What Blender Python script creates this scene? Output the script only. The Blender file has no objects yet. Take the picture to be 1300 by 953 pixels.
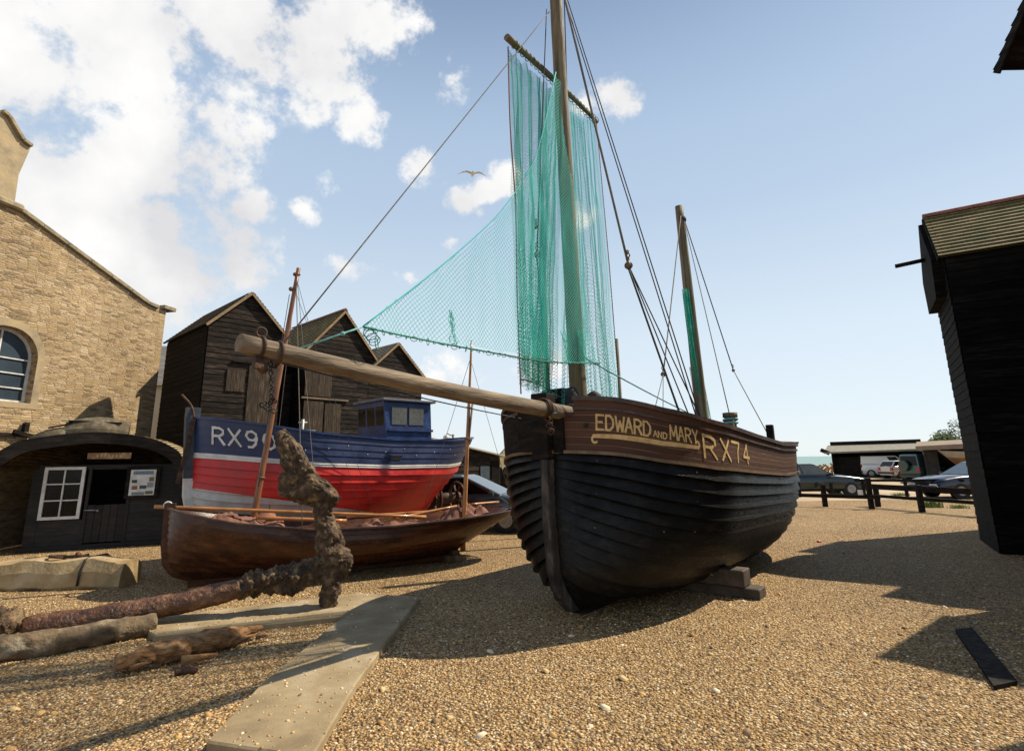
import bpy, bmesh, math, random
import numpy as np
from mathutils import Vector, Matrix, noise
from mathutils.geometry import tessellate_polygon
random.seed(7); rng = np.random.default_rng(7)
PI = math.pi
scene = bpy.context.scene
col = scene.collection
# ------------------------------------------------------------------ camera
FPX = 700.0; PITCH = math.radians(12.4); ROLL = math.radians(0.9); CH = 1.7
X_ = Vector((1, 0, 0)); F_ = Vector((0, math.cos(PITCH), math.sin(PITCH))); U0 = Vector((0, -math.sin(PITCH), math.cos(PITCH)))
R_ = X_ * math.cos(ROLL) - U0 * math.sin(ROLL); U_ = X_ * math.sin(ROLL) + U0 * math.cos(ROLL)
CAM = Vector((0, 0, CH))
def ray(px, py): return F_ + R_ * ((px - 650) / FPX) + U_ * ((431 - py) / FPX)
def at_y(px, py, Y): d = ray(px, py); return CAM + d * (Y / d.y)
def at_z(px, py, Z=0.0): d = ray(px, py); return CAM + d * ((Z - CH) / d.z)
def at_pl(px, py, o, n): d = ray(px, py); return CAM + d * ((Vector(o) - CAM).dot(n) / d.dot(n))
def proj(p):
    q = Vector(p) - CAM; f = q.dot(F_)
    return 650 + FPX * q.dot(R_) / f, 431 - FPX * q.dot(U_) / f
cd = bpy.data.cameras.new('camera'); cam = bpy.data.objects.new('camera', cd); col.objects.link(cam)
cam.matrix_world = Matrix(((R_.x, U_.x, -F_.x, 0), (R_.y, U_.y, -F_.y, 0), (R_.z, U_.z, -F_.z, CH), (0, 0, 0, 1)))
cd.sensor_width = 36; cd.sensor_fit = 'HORIZONTAL'; cd.lens = 36 * FPX / 1300; cd.shift_y = -(476.5 - 431) / 1300
cd.clip_start = 0.1; cd.clip_end = 20000; scene.camera = cam

# ------------------------------------------------------------------ object helpers
def tag(o, label=None, cat=None, group=None, kind=None):
    if label: o['label'] = label
    if cat: o['category'] = cat
    if group: o['group'] = group
    if kind: o['kind'] = kind
    return o
def empty(name, loc, rz=0, label=None, cat=None, group=None):
    o = bpy.data.objects.new(name, None); col.objects.link(o); o.location = loc; o.rotation_euler = (0, 0, rz)
    o.empty_display_size = .2
    return tag(o, label, cat, group)
def children(o): return [c for c in bpy.data.objects if c.parent == o]
def copy_tree(o, parent=None):
    c = o.copy(); col.objects.link(c); c.parent = parent
    for ch in children(o): copy_tree(ch, c)
    return c
class MB:
    def __init__(s): s.v = []; s.f = []; s.uv = []; s.sm = []
    def add(s, vs, fs, uvs=None, smooth=False):
        b = len(s.v); s.v += [tuple(v) for v in vs]
        for k, f in enumerate(fs):
            s.f.append([b + i for i in f]); s.sm.append(smooth)
            s.uv.append([uvs[i] for i in f] if uvs else [(0, 0)] * len(f))
        return s
    def box(s, c, d, M=None, taper=1.0):
        x, y, z = d[0] / 2, d[1] / 2, d[2] / 2
        vs = [Vector((sx * x * (taper if sz > 0 else 1), sy * y * (taper if sz > 0 else 1), sz * z)) for sz in (-1, 1) for sy in (-1, 1) for sx in (-1, 1)]
        if M is not None: vs = [M @ v for v in vs]
        vs = [v + Vector(c) for v in vs]
        return s.add(vs, [(0, 2, 3, 1), (4, 5, 7, 6), (0, 1, 5, 4), (2, 6, 7, 3), (0, 4, 6, 2), (1, 3, 7, 5)])
    def bar(s, a, b, w, h, up=(0, 0, 1)):
        a = Vector(a); b = Vector(b); d = (b - a); L = d.length; d.normalize()
        u = Vector(up); r = d.cross(u)
        if r.length < 1e-4: r = d.cross(Vector((1, 0, 0)))
        r.normalize(); u = r.cross(d)
        vs = [p + r * (sx * w / 2) + u * (sz * h / 2) for p in (a, b) for sz in (-1, 1) for sx in (-1, 1)]
        return s.add(vs, [(0, 1, 3, 2), (4, 6, 7, 5), (0, 4, 5, 1), (2, 3, 7, 6), (0, 2, 6, 4), (1, 5, 7, 3)])
    def tube(s, pts, rad, n=8, cap=True, amp=0, freq=3, seed=0, smooth=True, flat=1.0, hard=False):
        pts = [Vector(p) for p in pts]; m = len(pts)
        if not hasattr(rad, '__len__'): rad = [rad] * m
        t0 = (pts[1] - pts[0]).normalized(); ref = Vector((0, 0, 1)) if abs(t0.z) < .9 else Vector((1, 0, 0))
        r = t0.cross(ref).normalized(); vs = []; uvs = []; L = 0
        for i, p in enumerate(pts):
            t = (pts[min(i + 1, m - 1)] - pts[max(i - 1, 0)]).normalized()
            r = (r - t * r.dot(t)).normalized(); u = t.cross(r)
            if i: L += (p - pts[i - 1]).length
            for k in range(n):
                a = 2 * PI * k / n; dv = r * math.cos(a) + u * math.sin(a) * flat; R = rad[i]
                q = p + dv * R
                if amp and hard:
                    qq = q + Vector((seed, 0, 0)); R *= 1 + amp * (1.1 * (noise.turbulence(qq * freq * .55, 4, True) - .45) + 1.6 * (noise.cell(qq * freq * 2.1) * .12) + .5 * (noise.turbulence(qq * freq * 3, 2, True) - .4) + .5 * noise.noise(qq * freq * .3))
                    q = p + dv * R
                elif amp:
                    R *= 1 + amp * (noise.noise((q + Vector((seed, 0, 0))) * freq) + .5 * noise.noise((q + Vector((seed, 9, 0))) * freq * 2.7) + .35 * noise.noise((q + Vector((seed, 9, 5))) * freq * 6.5))
                    q = p + dv * R
                vs.append(q); uvs.append((L, k / n))
        fs = [(i * n + k, i * n + (k + 1) % n, (i + 1) * n + (k + 1) % n, (i + 1) * n + k) for i in range(m - 1) for k in range(n)]
        s.add(vs, fs, uvs, smooth)
        if cap:
            b = len(s.v) - len(vs)
            s.f.append([b + k for k in range(n)][::-1]); s.sm.append(False); s.uv.append([(0, 0)] * n)
            s.f.append([b + (m - 1) * n + k for k in range(n)]); s.sm.append(False); s.uv.append([(0, 0)] * n)
        return s
    def ball(s, c, r, seg=12, amp=0, freq=3, sc=(1, 1, 1), seed=0):
        c = Vector(c); vs = []; h = seg // 2
        for i in range(h + 1):
            for k in range(seg):
                th = PI * i / h; ph = 2 * PI * k / seg
                d = Vector((math.sin(th) * math.cos(ph), math.sin(th) * math.sin(ph), math.cos(th)))
                R = r * (1 + (amp * noise.noise((d * r + c) * freq + Vector((seed, 0, 0))) if amp else 0))
                vs.append(c + Vector((d.x * R * sc[0], d.y * R * sc[1], d.z * R * sc[2])))
        fs = [(i * seg + k, (i + 1) * seg + k, (i + 1) * seg + (k + 1) % seg, i * seg + (k + 1) % seg) for i in range(h) for k in range(seg)]
        return s.add(vs, fs, None, True)
    def ring(s, c, R, r, nrm=(0, 0, 1), n=20, m=6):
        nrm = Vector(nrm).normalized(); a = nrm.orthogonal().normalized(); b = nrm.cross(a); c = Vector(c)
        vs = []
        for i in range(n):
            t = 2 * PI * i / n; d = a * math.cos(t) + b * math.sin(t)
            for k in range(m):
                p = 2 * PI * k / m; vs.append(c + d * (R + r * math.cos(p)) + nrm * (r * math.sin(p)))
        fs = [(i * m + k, ((i + 1) % n) * m + k, ((i + 1) % n) * m + (k + 1) % m, i * m + (k + 1) % m) for i in range(n) for k in range(m)]
        return s.add(vs, fs, None, True)
    def prism(s, poly, O, A, B, T):
        # extrude 2-D polygon (a,b) in plane (O; A,B) by vector T
        O = Vector(O); A = Vector(A); B = Vector(B); T = Vector(T); n = len(poly)
        p0 = [O + A * a + B * b for a, b in poly]; p1 = [p + T for p in p0]
        tris = tessellate_polygon([[Vector((a, b, 0)) for a, b in poly]])
        fs = [tuple(t) for t in tris] + [tuple(i + n for i in reversed(t)) for t in tris] + [(i, (i + 1) % n, (i + 1) % n + n, i + n) for i in range(n)]
        return s.add(p0 + p1, fs, [(a, b) for a, b in poly] * 2)
    def build(s, name, mat, parent=None, bevel=0):
        me = bpy.data.meshes.new(name); me.from_pydata(s.v, [], s.f)
        me.polygons.foreach_set('use_smooth', s.sm)
        uvl = me.uv_layers.new(name='UVMap')
        flat = [c for f in s.uv for uv in f for c in uv]
        if len(flat) == 2 * len(me.loops): uvl.data.foreach_set('uv', flat)
        me.update()
        bm = bmesh.new(); bm.from_mesh(me); bmesh.ops.recalc_face_normals(bm, faces=bm.faces)
        if bevel:
            bmesh.ops.remove_doubles(bm, verts=bm.verts, dist=1e-5)
            bmesh.ops.bevel(bm, geom=[e for e in bm.edges if len(e.link_faces) == 2 and e.calc_face_angle(0) > .6], offset=bevel, segments=1, affect='EDGES')
        bm.to_mesh(me); bm.free()
        me.materials.append(mat)
        o = bpy.data.objects.new(name, me); col.objects.link(o)
        if parent is not None: o.parent = parent
        return o
def lerp(a, b, t): return a + (b - a) * t
def interp(x, xs, ys):
    return float(np.interp(x, xs, ys))
def smoothpts(pts, n=8):
    # catmull-rom
    P = [Vector(p) for p in pts]; P = [P[0] * 2 - P[1]] + P + [P[-1] * 2 - P[-2]]; out = []
    for i in range(1, len(P) - 2):
        for k in range(n):
            t = k / n; a, b, c, d = P[i - 1:i + 3]
            out.append(.5 * ((2 * b) + (c - a) * t + (2 * a - 5 * b + 4 * c - d) * t * t + (3 * b - a - 3 * c + d) * t ** 3))
    out.append(P[-2]); return out
def sag(a, b, d=0.0, n=10):
    a = Vector(a); b = Vector(b)
    return [a.lerp(b, i / n) - Vector((0, 0, d * 4 * (i / n) * (1 - i / n))) for i in range(n + 1)]

# ------------------------------------------------------------------ materials
def newmat(name):
    m = bpy.data.materials.new(name); m.use_nodes = True; nt = m.node_tree; nt.nodes.clear()
    out = nt.nodes.new('ShaderNodeOutputMaterial'); bs = nt.nodes.new('ShaderNodeBsdfPrincipled'); nt.links.new(bs.outputs[0], out.inputs[0])
    return m, nt, bs
class N:
    def __init__(s, nt): s.nt = nt
    def __call__(s, typ, ins=None, **kw):
        n = s.nt.nodes.new('ShaderNode' + typ)
        for k, v in kw.items(): setattr(n, k, v)
        for k, v in (ins or {}).items():
            if hasattr(v, 'is_output') or isinstance(v, bpy.types.NodeSocket): s.nt.links.new(v, n.inputs[k])
            else: n.inputs[k].default_value = v
        return n
def c4(c): return (c[0], c[1], c[2], 1)
def ramp(g, fac, stops, interp='LINEAR'):
    r = g('ValToRGB', {'Fac': fac}); r.color_ramp.interpolation = interp; e = r.color_ramp.elements
    while len(e) < len(stops): e.new(.5)
    for i, (p, c) in enumerate(stops): e[i].position = p; e[i].color = c4(c)
    return r.outputs[0]
def pmat(name, c1, c2=None, rough=.7, scale=3, stretch=(1, 1, 1), bump=.3, bdist=.01, island=0, metal=0, c3=None, fine=0, coord='Object', detail=6, spec=.5, coat=0):
    """noise-mottled paint / timber / stone"""
    m, nt, bs = newmat(name); g = N(nt)
    tc = g('TexCoord'); mp = g('Mapping', {'Vector': tc.outputs[coord], 'Scale': stretch})
    nz = g('TexNoise', {'Vector': mp.outputs[0], 'Scale': scale, 'Detail': detail, 'Roughness': .6})
    c2 = c2 or tuple(x * .6 for x in c1)
    stops = [(.32, c2), (.68, c1)] if c3 is None else [(.3, c2), (.52, c1), (.7, c3)]
    colr = ramp(g, nz.outputs[0], stops)
    if island:
        geo = g('NewGeometry'); mr = g('MapRange', {'Value': geo.outputs['Random Per Island'], 'To Min': 1 - island, 'To Max': 1 + island})
        mx = g('VectorMath', {0: colr, 3: mr.outputs[0]}, operation='SCALE'); colr = mx.outputs[0]
    nt.links.new(colr, bs.inputs['Base Color'])
    n2 = g('TexNoise', {'Vector': mp.outputs[0], 'Scale': scale * (fine or 6), 'Detail': 4})
    rr = g('MapRange', {'Value': n2.outputs[0], 'From Min': .3, 'From Max': .7, 'To Min': max(rough - .15, .03), 'To Max': min(rough + .12, 1)})
    nt.links.new(rr.outputs[0], bs.inputs['Roughness'])
    bp = g('Bump', {'Height': n2.outputs[0], 'Strength': bump, 'Distance': bdist})
    nt.links.new(bp.outputs[0], bs.inputs['Normal'])
    bs.inputs['Metallic'].default_value = metal; bs.inputs['Specular IOR Level'].default_value = spec
    if coat: bs.inputs['Coat Weight'].default_value = coat; bs.inputs['Coat Roughness'].default_value = .12
    return m
M = {}
M['black_hull'] = pmat('tarred hull planks', (.007, .0062, .0055), (.003, .003, .003), .42, 2.2, (1, 4, 6), .6, .008, c3=(.02, .017, .014), spec=.2)
M['black_shade'] = pmat('old tarred timber', (.013, .01, .008), (.005, .004, .004), .8, 3, (1, 1, 6), .6, .01, c3=(.032, .024, .019), spec=.15)
M['stem'] = pmat('weathered stem timber', (.04, .034, .03), (.012, .011, .01), .7, 6, (2, 2, .5), .7, .01, c3=(.12, .1, .085), spec=.3)
M['rail_wood'] = pmat('dark oiled rail timber', (.045, .024, .016), (.025, .013, .009), .5, 4, (1, 1, 1), .5, .006, c3=(.1, .055, .035))
M['trim'] = pmat('pale rubbing strip', (.2, .13, .07), (.09, .06, .035), .6, 6, bump=.3)
M['letter'] = pmat('faded gold paint', (.62, .42, .17), (.45, .28, .1), .6, 14, bump=.3, bdist=.003, c3=(.7, .5, .24))
M['spar'] = pmat('weathered grey pine spar', (.2, .15, .1), (.075, .055, .038), .8, 5, (.3, 3, 3), .9, .01, c3=(.32, .25, .17), spec=.3)
M['mast'] = pmat('mast timber with green algae', (.17, .13, .075), (.075, .062, .03), .75, 4, (3, 3, .25), .8, .008, c3=(.28, .22, .14), spec=.3)
M['varnish'] = pmat('orange varnished spar', (.42, .17, .045), (.27, .095, .024), .35, 5, (1, 1, 1), .2, .004, c3=(.55, .26, .08), coat=.3)
M['varnish_dark'] = pmat('dark varnished clinker planks', (.065, .022, .009), (.025, .009, .005), .33, 3, (1, 3, 3), .3, .005, c3=(.12, .045, .016), coat=.08, spec=.3)
M['mast_brown'] = pmat('brown varnished mast', (.2, .075, .03), (.1, .035, .015), .4, 4, (1, 1, .4), .3, .004, c3=(.3, .14, .06))
M['rope'] = pmat('grey hemp rope', (.2, .17, .14), (.09, .075, .06), .9, 30, bump=.5, bdist=.003)
M['rope_dark'] = pmat('tarred wire rope', (.045, .042, .045), (.02, .02, .02), .8, 30, bump=.3)
M['rope_cyan'] = pmat('pale cyan nylon rope', (.2, .5, .5), (.1, .3, .32), .7, 30, bump=.3)
M['rope_green'] = pmat('green net cord', (.03, .3, .22), (.015, .2, .15), .7, 30, bump=.3)
M['rope_brown'] = pmat('rust brown bolt rope', (.3, .12, .06), (.18, .07, .035), .8, 30, bump=.3)
M['iron'] = pmat('rusty iron fitting', (.07, .035, .022), (.025, .015, .012), .7, 12, bump=.8, bdist=.006, metal=.4, c3=(.15, .07, .035))
M['iron_dark'] = pmat('dark iron', (.03, .027, .025), (.012, .011, .01), .6, 10, bump=.4, metal=.5)
M['block'] = pmat('wooden pulley block', (.16, .09, .045), (.08, .045, .025), .6, 10, bump=.3)
def net_mat(name, c):
    m, nt, bs = newmat(name); bs.inputs['Base Color'].default_value = c4(c); bs.inputs['Roughness'].default_value = .55
    g = N(nt); tr = g('BsdfTranslucent', {'Color': c4(c)}); mx = g('MixShader', {0: .35, 1: bs.outputs[0], 2: tr.outputs[0]})
    out = [n for n in nt.nodes if n.type == 'OUTPUT_MATERIAL'][0]; nt.links.new(mx.outputs[0], out.inputs[0]); return m
M['net'] = net_mat('green nylon netting', (.01, .62, .47))
M['net_pale'] = net_mat('turquoise nylon netting', (.08, .76, .7))
M['rx_blue'] = pmat('chipped navy paint', (.022, .04, .125), (.012, .022, .07), .45, 5, (1, 1, 4), .3, .004, c3=(.04, .065, .17))
M['cab_blue'] = pmat('blue wheelhouse paint', (.015, .037, .12), (.009, .022, .07), .4, 4, bump=.2, c3=(.03, .065, .2))
M['white_paint'] = pmat('weathered white paint', (.75, .74, .7), (.5, .48, .44), .5, 6, bump=.2)
M['glass_dark'] = pmat('dark window glass', (.006, .006, .006), (.003, .003, .003), .12, 2, bump=.02, spec=.2)
M['glass_blue'] = pmat('sky reflecting glass', (.05, .07, .09), (.03, .045, .06), .1, 1.5, bump=.02)
M['glass_grey'] = pmat('dusty grey glass', (.14, .145, .14), (.09, .095, .09), .3, 3, bump=.05)
M['black_boards'] = pmat('black tarred weatherboard', (.0075, .006, .005), (.003, .0025, .0022), .92, 4, (.7, .7, 8), .7, .006, island=.4, c3=(.022, .016, .012), spec=.1)
M['worn_boards'] = pmat('worn brown black weatherboard', (.018, .0125, .0095), (.007, .0055, .005), .8, 3.5, (.8, .8, 9), .9, .008, island=.55, c3=(.075, .054, .037), spec=.15)
M['worn_door'] = pmat('worn vertical door planks', (.05, .036, .025), (.02, .015, .012), .85, 3.5, (9, 9, .8), .9, .008, island=.35, c3=(.125, .092, .06), spec=.2)
M['shed_boards'] = pmat('charcoal painted weatherboard', (.02, .017, .015), (.01, .009, .008), .6, 4, (.7, .7, 6), .4, .004, island=.25, c3=(.032, .027, .022), spec=.25)
M['barge'] = pmat('bleached bargeboard', (.34, .23, .11), (.18, .12, .06), .8, 5, (1, 1, 1), .4)
M['ridge'] = pmat('terracotta ridge tile', (.3, .1, .06), (.18, .06, .04), .8, 7, bump=.4)
def tile_mat(name, c1, c2, c3):
    m, nt, bs = newmat(name); g = N(nt); uv = g('TexCoord').outputs['UV']
    br = g('TexBrick', {'Vector': uv, 'Color1': (1, 1, 1, 1), 'Color2': (.35, .35, .35, 1), 'Mortar': (0, 0, 0, 1), 'Scale': 1, 'Mortar Size': .008, 'Brick Width': .17, 'Row Height': .11, 'Bias': 0})
    nz = g('TexNoise', {'Vector': uv, 'Scale': 1.6, 'Detail': 8, 'Roughness': .7})
    cr = ramp(g, nz.outputs[0], [(.35, c2), (.5, c1), (.68, c3)])
    mx = g('MixRGB', {'Fac': .55, 'Color1': cr, 'Color2': br.outputs[0]}, blend_type='MULTIPLY')
    nt.links.new(mx.outputs[0], bs.inputs['Base Color']); bs.inputs['Roughness'].default_value = .85
    n2 = g('TexNoise', {'Vector': uv, 'Scale': 30, 'Detail': 4}); bp = g('Bump', {'Height': n2.outputs[0], 'Strength': .5, 'Distance': .01}); nt.links.new(bp.outputs[0], bs.inputs['Normal'])
    return m
M['tile_moss'] = tile_mat('mossy roof tiles', (.26, .19, .07), (.15, .16, .045), (.38, .29, .13))
M['tile_grey'] = tile_mat('grey slate tiles', (.24, .22, .2), (.15, .14, .13), (.34, .31, .27))
M['stone'] = None
def stone_mat(name, cols, sx, sy, mort, bumpd=.03, edge=.06):
    m, nt, bs = newmat(name); g = N(nt); uv = g('TexCoord').outputs['UV']
    nd = g('TexNoise', {'Vector': uv, 'Scale': 1.7, 'Detail': 3}); 
    off = g('VectorMath', {0: nd.outputs['Color'], 1: (-.5, -.5, -.5)}, operation='ADD'); off2 = g('VectorMath', {0: off.outputs[0], 3: .05}, operation='SCALE')
    uvw = g('VectorMath', {0: uv, 1: off2.outputs[0]}, operation='ADD')
    mp = g('Mapping', {'Vector': uvw.outputs[0], 'Scale': (sx, sy, 1)})
    vc = g('TexVoronoi', {'Vector': mp.outputs[0], 'Scale': 1, 'Randomness': .62}, voronoi_dimensions='2D', distance='CHEBYCHEV')
    vd = g('TexVoronoi', {'Vector': mp.outputs[0], 'Scale': 1, 'Randomness': .62}, voronoi_dimensions='2D', feature='F2', distance='CHEBYCHEV')
    df = g('Math', {0: vd.outputs['Distance'], 1: vc.outputs['Distance']}, operation='SUBTRACT')
    sep = g('SeparateColor', {0: vc.outputs['Color']})
    nz = g('TexNoise', {'Vector': uv, 'Scale': 14, 'Detail': 6, 'Roughness': .7})
    ad = g('Math', {0: sep.outputs[0], 1: nz.outputs[0]}, operation='ADD'); ad2 = g('Math', {0: ad.outputs[0], 1: .5}, operation='MULTIPLY')
    k = len(cols); cr = ramp(g, ad2.outputs[0], [(.22 + .56 * i / (k - 1), c) for i, c in enumerate(cols)])
    ms = g('MapRange', {'Value': df.outputs[0], 'From Min': 0.02, 'From Max': edge, 'To Min': 0, 'To Max': 1})
    nb = g('TexNoise', {'Vector': uv, 'Scale': .45, 'Detail': 4}); big = g('MapRange', {'Value': nb.outputs[0], 'From Min': .3, 'From Max': .7, 'To Min': .8, 'To Max': 1.12})
    mx = g('MixRGB', {'Fac': ms.outputs[0], 'Color1': c4(mort), 'Color2': cr})
    mz = g('VectorMath', {0: mx.outputs[0], 3: big.outputs[0]}, operation='SCALE')
    nt.links.new(mz.outputs[0], bs.inputs['Base Color']); bs.inputs['Roughness'].default_value = .92; bs.inputs['Specular IOR Level'].default_value = .2
    h = g('MapRange', {'Value': df.outputs[0], 'From Min': 0, 'From Max': .25, 'To Min': 0, 'To Max': 1}); h2 = g('Math', {0: nz.outputs[0], 1: .6}, operation='MULTIPLY'); h3 = g('Math', {0: h.outputs[0], 1: h2.outputs[0]}, operation='ADD')
    bp = g('Bump', {'Height': h3.outputs[0], 'Strength': .9, 'Distance': bumpd}); nt.links.new(bp.outputs[0], bs.inputs['Normal'])
    return m
M['stone'] = stone_mat('coursed rubble stone', [(.19, .135, .085), (.34, .245, .14), (.46, .34, .2), (.4, .27, .13), (.55, .43, .28), (.24, .15, .09)], 3.6, 15, (.33, .245, .14), .018, .06)
M['ashlar'] = pmat('dressed sandstone', (.36, .28, .17), (.22, .18, .11), .9, 2.2, bump=.5, bdist=.01, c3=(.45, .33, .16))
M['coping'] = pmat('lichened coping stone', (.26, .21, .13), (.13, .12, .08), .9, 4, bump=.6, bdist=.015, c3=(.38, .3, .18))
M['rust_crust'] = pmat('barnacled concretion', (.085, .048, .021), (.018, .01, .006), .8, 9, bump=1, bdist=.04, c3=(.27, .18, .09), fine=3)
M['rust_shaft'] = pmat('flaking red rusted iron', (.1, .04, .016), (.035, .015, .008), .5, 6, (1, 1, 1), 1, .03, c3=(.22, .11, .055), fine=4)
M['drift'] = pmat('splintered driftwood', (.3, .145, .05), (.07, .03, .012), .85, 7, (1, 2, 4), 1, .02, c3=(.42, .29, .15), fine=4)
M['log'] = pmat('grey lichened timber', (.14, .095, .05), (.045, .03, .016), .9, 6, bump=1, bdist=.02, c3=(.3, .25, .17), fine=4)
M['block_stone'] = pmat('carved sandstone block', (.36, .25, .12), (.2, .14, .065), .9, 3, bump=.6, bdist=.015, c3=(.44, .34, .2))
M['concrete'] = pmat('worn concrete slab', (.3, .225, .125), (.19, .14, .075), .9, 2.5, bump=.5, bdist=.006, c3=(.38, .32, .22), fine=20)
M['sail'] = pmat('faded tan sailcloth', (.19, .08, .05), (.1, .042, .028), .9, 5, bump=.5, bdist=.01, c3=(.27, .13, .088))
M['tyre'] = pmat('black rubber', (.015, .015, .015), (.01, .01, .01), .8, 10)
M['chrome'] = pmat('alloy wheel metal', (.35, .35, .35), (.2, .2, .2), .35, 5, metal=.7)
M['plastic_black'] = pmat('black bumper plastic', (.02, .02, .02), (.012, .012, .012), .5, 5)
# ------------------------------------------------------------------ world, sun
SUN_AZ = math.radians(20); SUN_EL = math.radians(50)        # azimuth measured from +X towards +Y
S = Vector((math.cos(SUN_AZ) * math.cos(SUN_EL), math.sin(SUN_AZ) * math.cos(SUN_EL), math.sin(SUN_EL)))
sl = bpy.data.lights.new('sun', 'SUN'); sl.energy = 5.0; sl.angle = math.radians(.5); sl.color = (1, .89, .71)
so = bpy.data.objects.new('sun', sl); col.objects.link(so); so.rotation_euler = S.to_track_quat('Z', 'Y').to_euler(); so.location = S * 50
w = bpy.data.worlds.new('World'); scene.world = w; w.use_nodes = True; nt = w.node_tree; nt.nodes.clear(); g = N(nt)
sky = g('TexSky', sky_type='NISHITA', sun_disc=False, sun_elevation=SUN_EL, sun_rotation=PI / 2 - SUN_AZ, altitude=0, air_density=.8, dust_density=.5, ozone_density=1.5)
tc = g('TexCoord'); dirn = g('VectorMath', {0: tc.outputs['Generated']}, operation='NORMALIZE').outputs[0]
BL = [(40, 60, 190, 1), (150, 30, 150, 1), (290, 15, 130, 1), (400, 55, 110, 1), (480, 25, 70, 1), (430, 120, 62, 1), (455, 148, 34, .8), (60, 230, 170, 1), (190, 190, 120, 1), (255, 200, 80, 1), (290, 160, 46, .8),
      (110, 340, 150, 1), (220, 320, 110, 1.05), (290, 335, 75, 1), (200, 270, 70, .8), (120, 230, 110, 1), (-60, 400, 220, 1), (-100, 100, 260, 1), (574, 105, 24, .6), (568, 75, 14, .5), (538, 215, 24, .6), (588, 256, 18, .6), (612, 240, 18, .6), (642, 226, 20, .65), (612, 272, 10, .4),
      (783, 126, 26, .6), (745, 131, 16, .5), (322, 266, 28, .65), (388, 270, 18, .55), (440, 340, 26, .55), (470, 346, 24, .55), (500, 348, 12, .4), (570, 312, 17, .5), (520, 350, 12, .4), (560, 345, 16, .4), (425, 235, 20, .3),
      (690, 470, 60, .35), (560, 480, 60, .4), (640, 500, 60, .35), (735, 275, 22, .4)]
fld = None
nzw = g('TexNoise', {'Vector': dirn, 'Scale': 5, 'Detail': 3}); wc = g('VectorMath', {0: nzw.outputs['Color'], 1: (-.5, -.5, -.5)}, operation='ADD'); ws = g('VectorMath', {0: wc.outputs[0], 3: .09}, operation='SCALE')
dw = g('VectorMath', {0: dirn, 1: ws.outputs[0]}, operation='ADD').outputs[0]
for (px, py, r, s) in BL:
    if r < 50: r, s = r * 1.35, s + .16
    d = ray(px, py).normalized(); d2 = ray(px + r, py).normalized(); rr = (d2 - d).length
    # puffs are wider than tall: measure height differences more strongly
    sb = g('VectorMath', {0: dirn if r < 50 else dw, 1: tuple(d)}, operation='SUBTRACT'); ml = g('VectorMath', {0: sb.outputs[0], 1: (1, 1, 1.25)}, operation='MULTIPLY')
    ln = g('VectorMath', {0: ml.outputs[0]}, operation='LENGTH')
    f = g('MapRange', {'Value': ln.outputs['Value'], 'From Min': 0, 'From Max': rr * 1.45, 'To Min': s, 'To Max': 0}).outputs[0]
    fld = f if fld is None else g('Math', {0: fld, 1: f, 2: .12}, operation='SMOOTH_MAX').outputs[0]
n1 = g('TexNoise', {'Vector': dirn, 'Scale': 9, 'Detail': 14, 'Roughness': .62, 'Lacunarity': 2.1})
n1c = g('MapRange', {'Value': n1.outputs[0], 'From Min': .3, 'From Max': .7, 'To Min': -.6, 'To Max': .5})
den = g('Math', {0: fld, 1: n1c.outputs[0]}, operation='ADD')
cov = g('MapRange', {'Value': den.outputs[0], 'From Min': .2, 'From Max': .62, 'To Min': 0, 'To Max': 1}, interpolation_type='SMOOTHSTEP')
fm = g('MapRange', {'Value': fld, 'From Min': .13, 'From Max': .26, 'To Min': 0, 'To Max': 1}, interpolation_type='SMOOTHSTEP')
cv = g('Math', {0: cov.outputs[0], 1: fm.outputs[0]}, operation='MULTIPLY')
n3 = g('TexNoise', {'Vector': dirn, 'Scale': 4.5, 'Detail': 7, 'Roughness': .55}); dn = g('Math', {0: n3.outputs[0], 1: .5}, operation='ADD')
ccol = ramp(g, n3.outputs[0], [(.3, (.7, .7, .72)), (.5, (.88, .875, .87)), (.66, (1, .99, .975))])
CL = 11
cs = g('VectorMath', {0: ccol, 3: CL}, operation='SCALE')
# pale the sky slightly towards the horizon (thin summer haze)
sx = g('SeparateXYZ', {0: dirn}); hz = g('MapRange', {'Value': sx.outputs['Z'], 'From Min': .5, 'From Max': .95, 'To Min': .8, 'To Max': .0}, interpolation_type='SMOOTHSTEP')
hcol = ramp(g, sx.outputs['Z'], [(0, (9.4, 10.2, 10.5)), (.2, (8.4, 9.6, 10.5)), (.42, (6.0, 7.5, 9.3)), (.72, (4.3, 5.9, 8.3))])
mh = g('MixRGB', {'Fac': hz.outputs[0], 'Color1': sky.outputs[0], 'Color2': hcol})
mx = g('MixRGB', {'Fac': cv.outputs[0], 'Color1': mh.outputs[0], 'Color2': cs.outputs[0]})
bg = g('Background', {'Color': mx.outputs[0], 'Strength': .076}); wo = g('OutputWorld', {'Surface': bg.outputs[0]})
vs = scene.view_settings; vs.view_transform = 'Standard'; vs.look = 'None'; vs.exposure = 0.36; vs.gamma = 1; vs.use_curve_mapping = False

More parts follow.
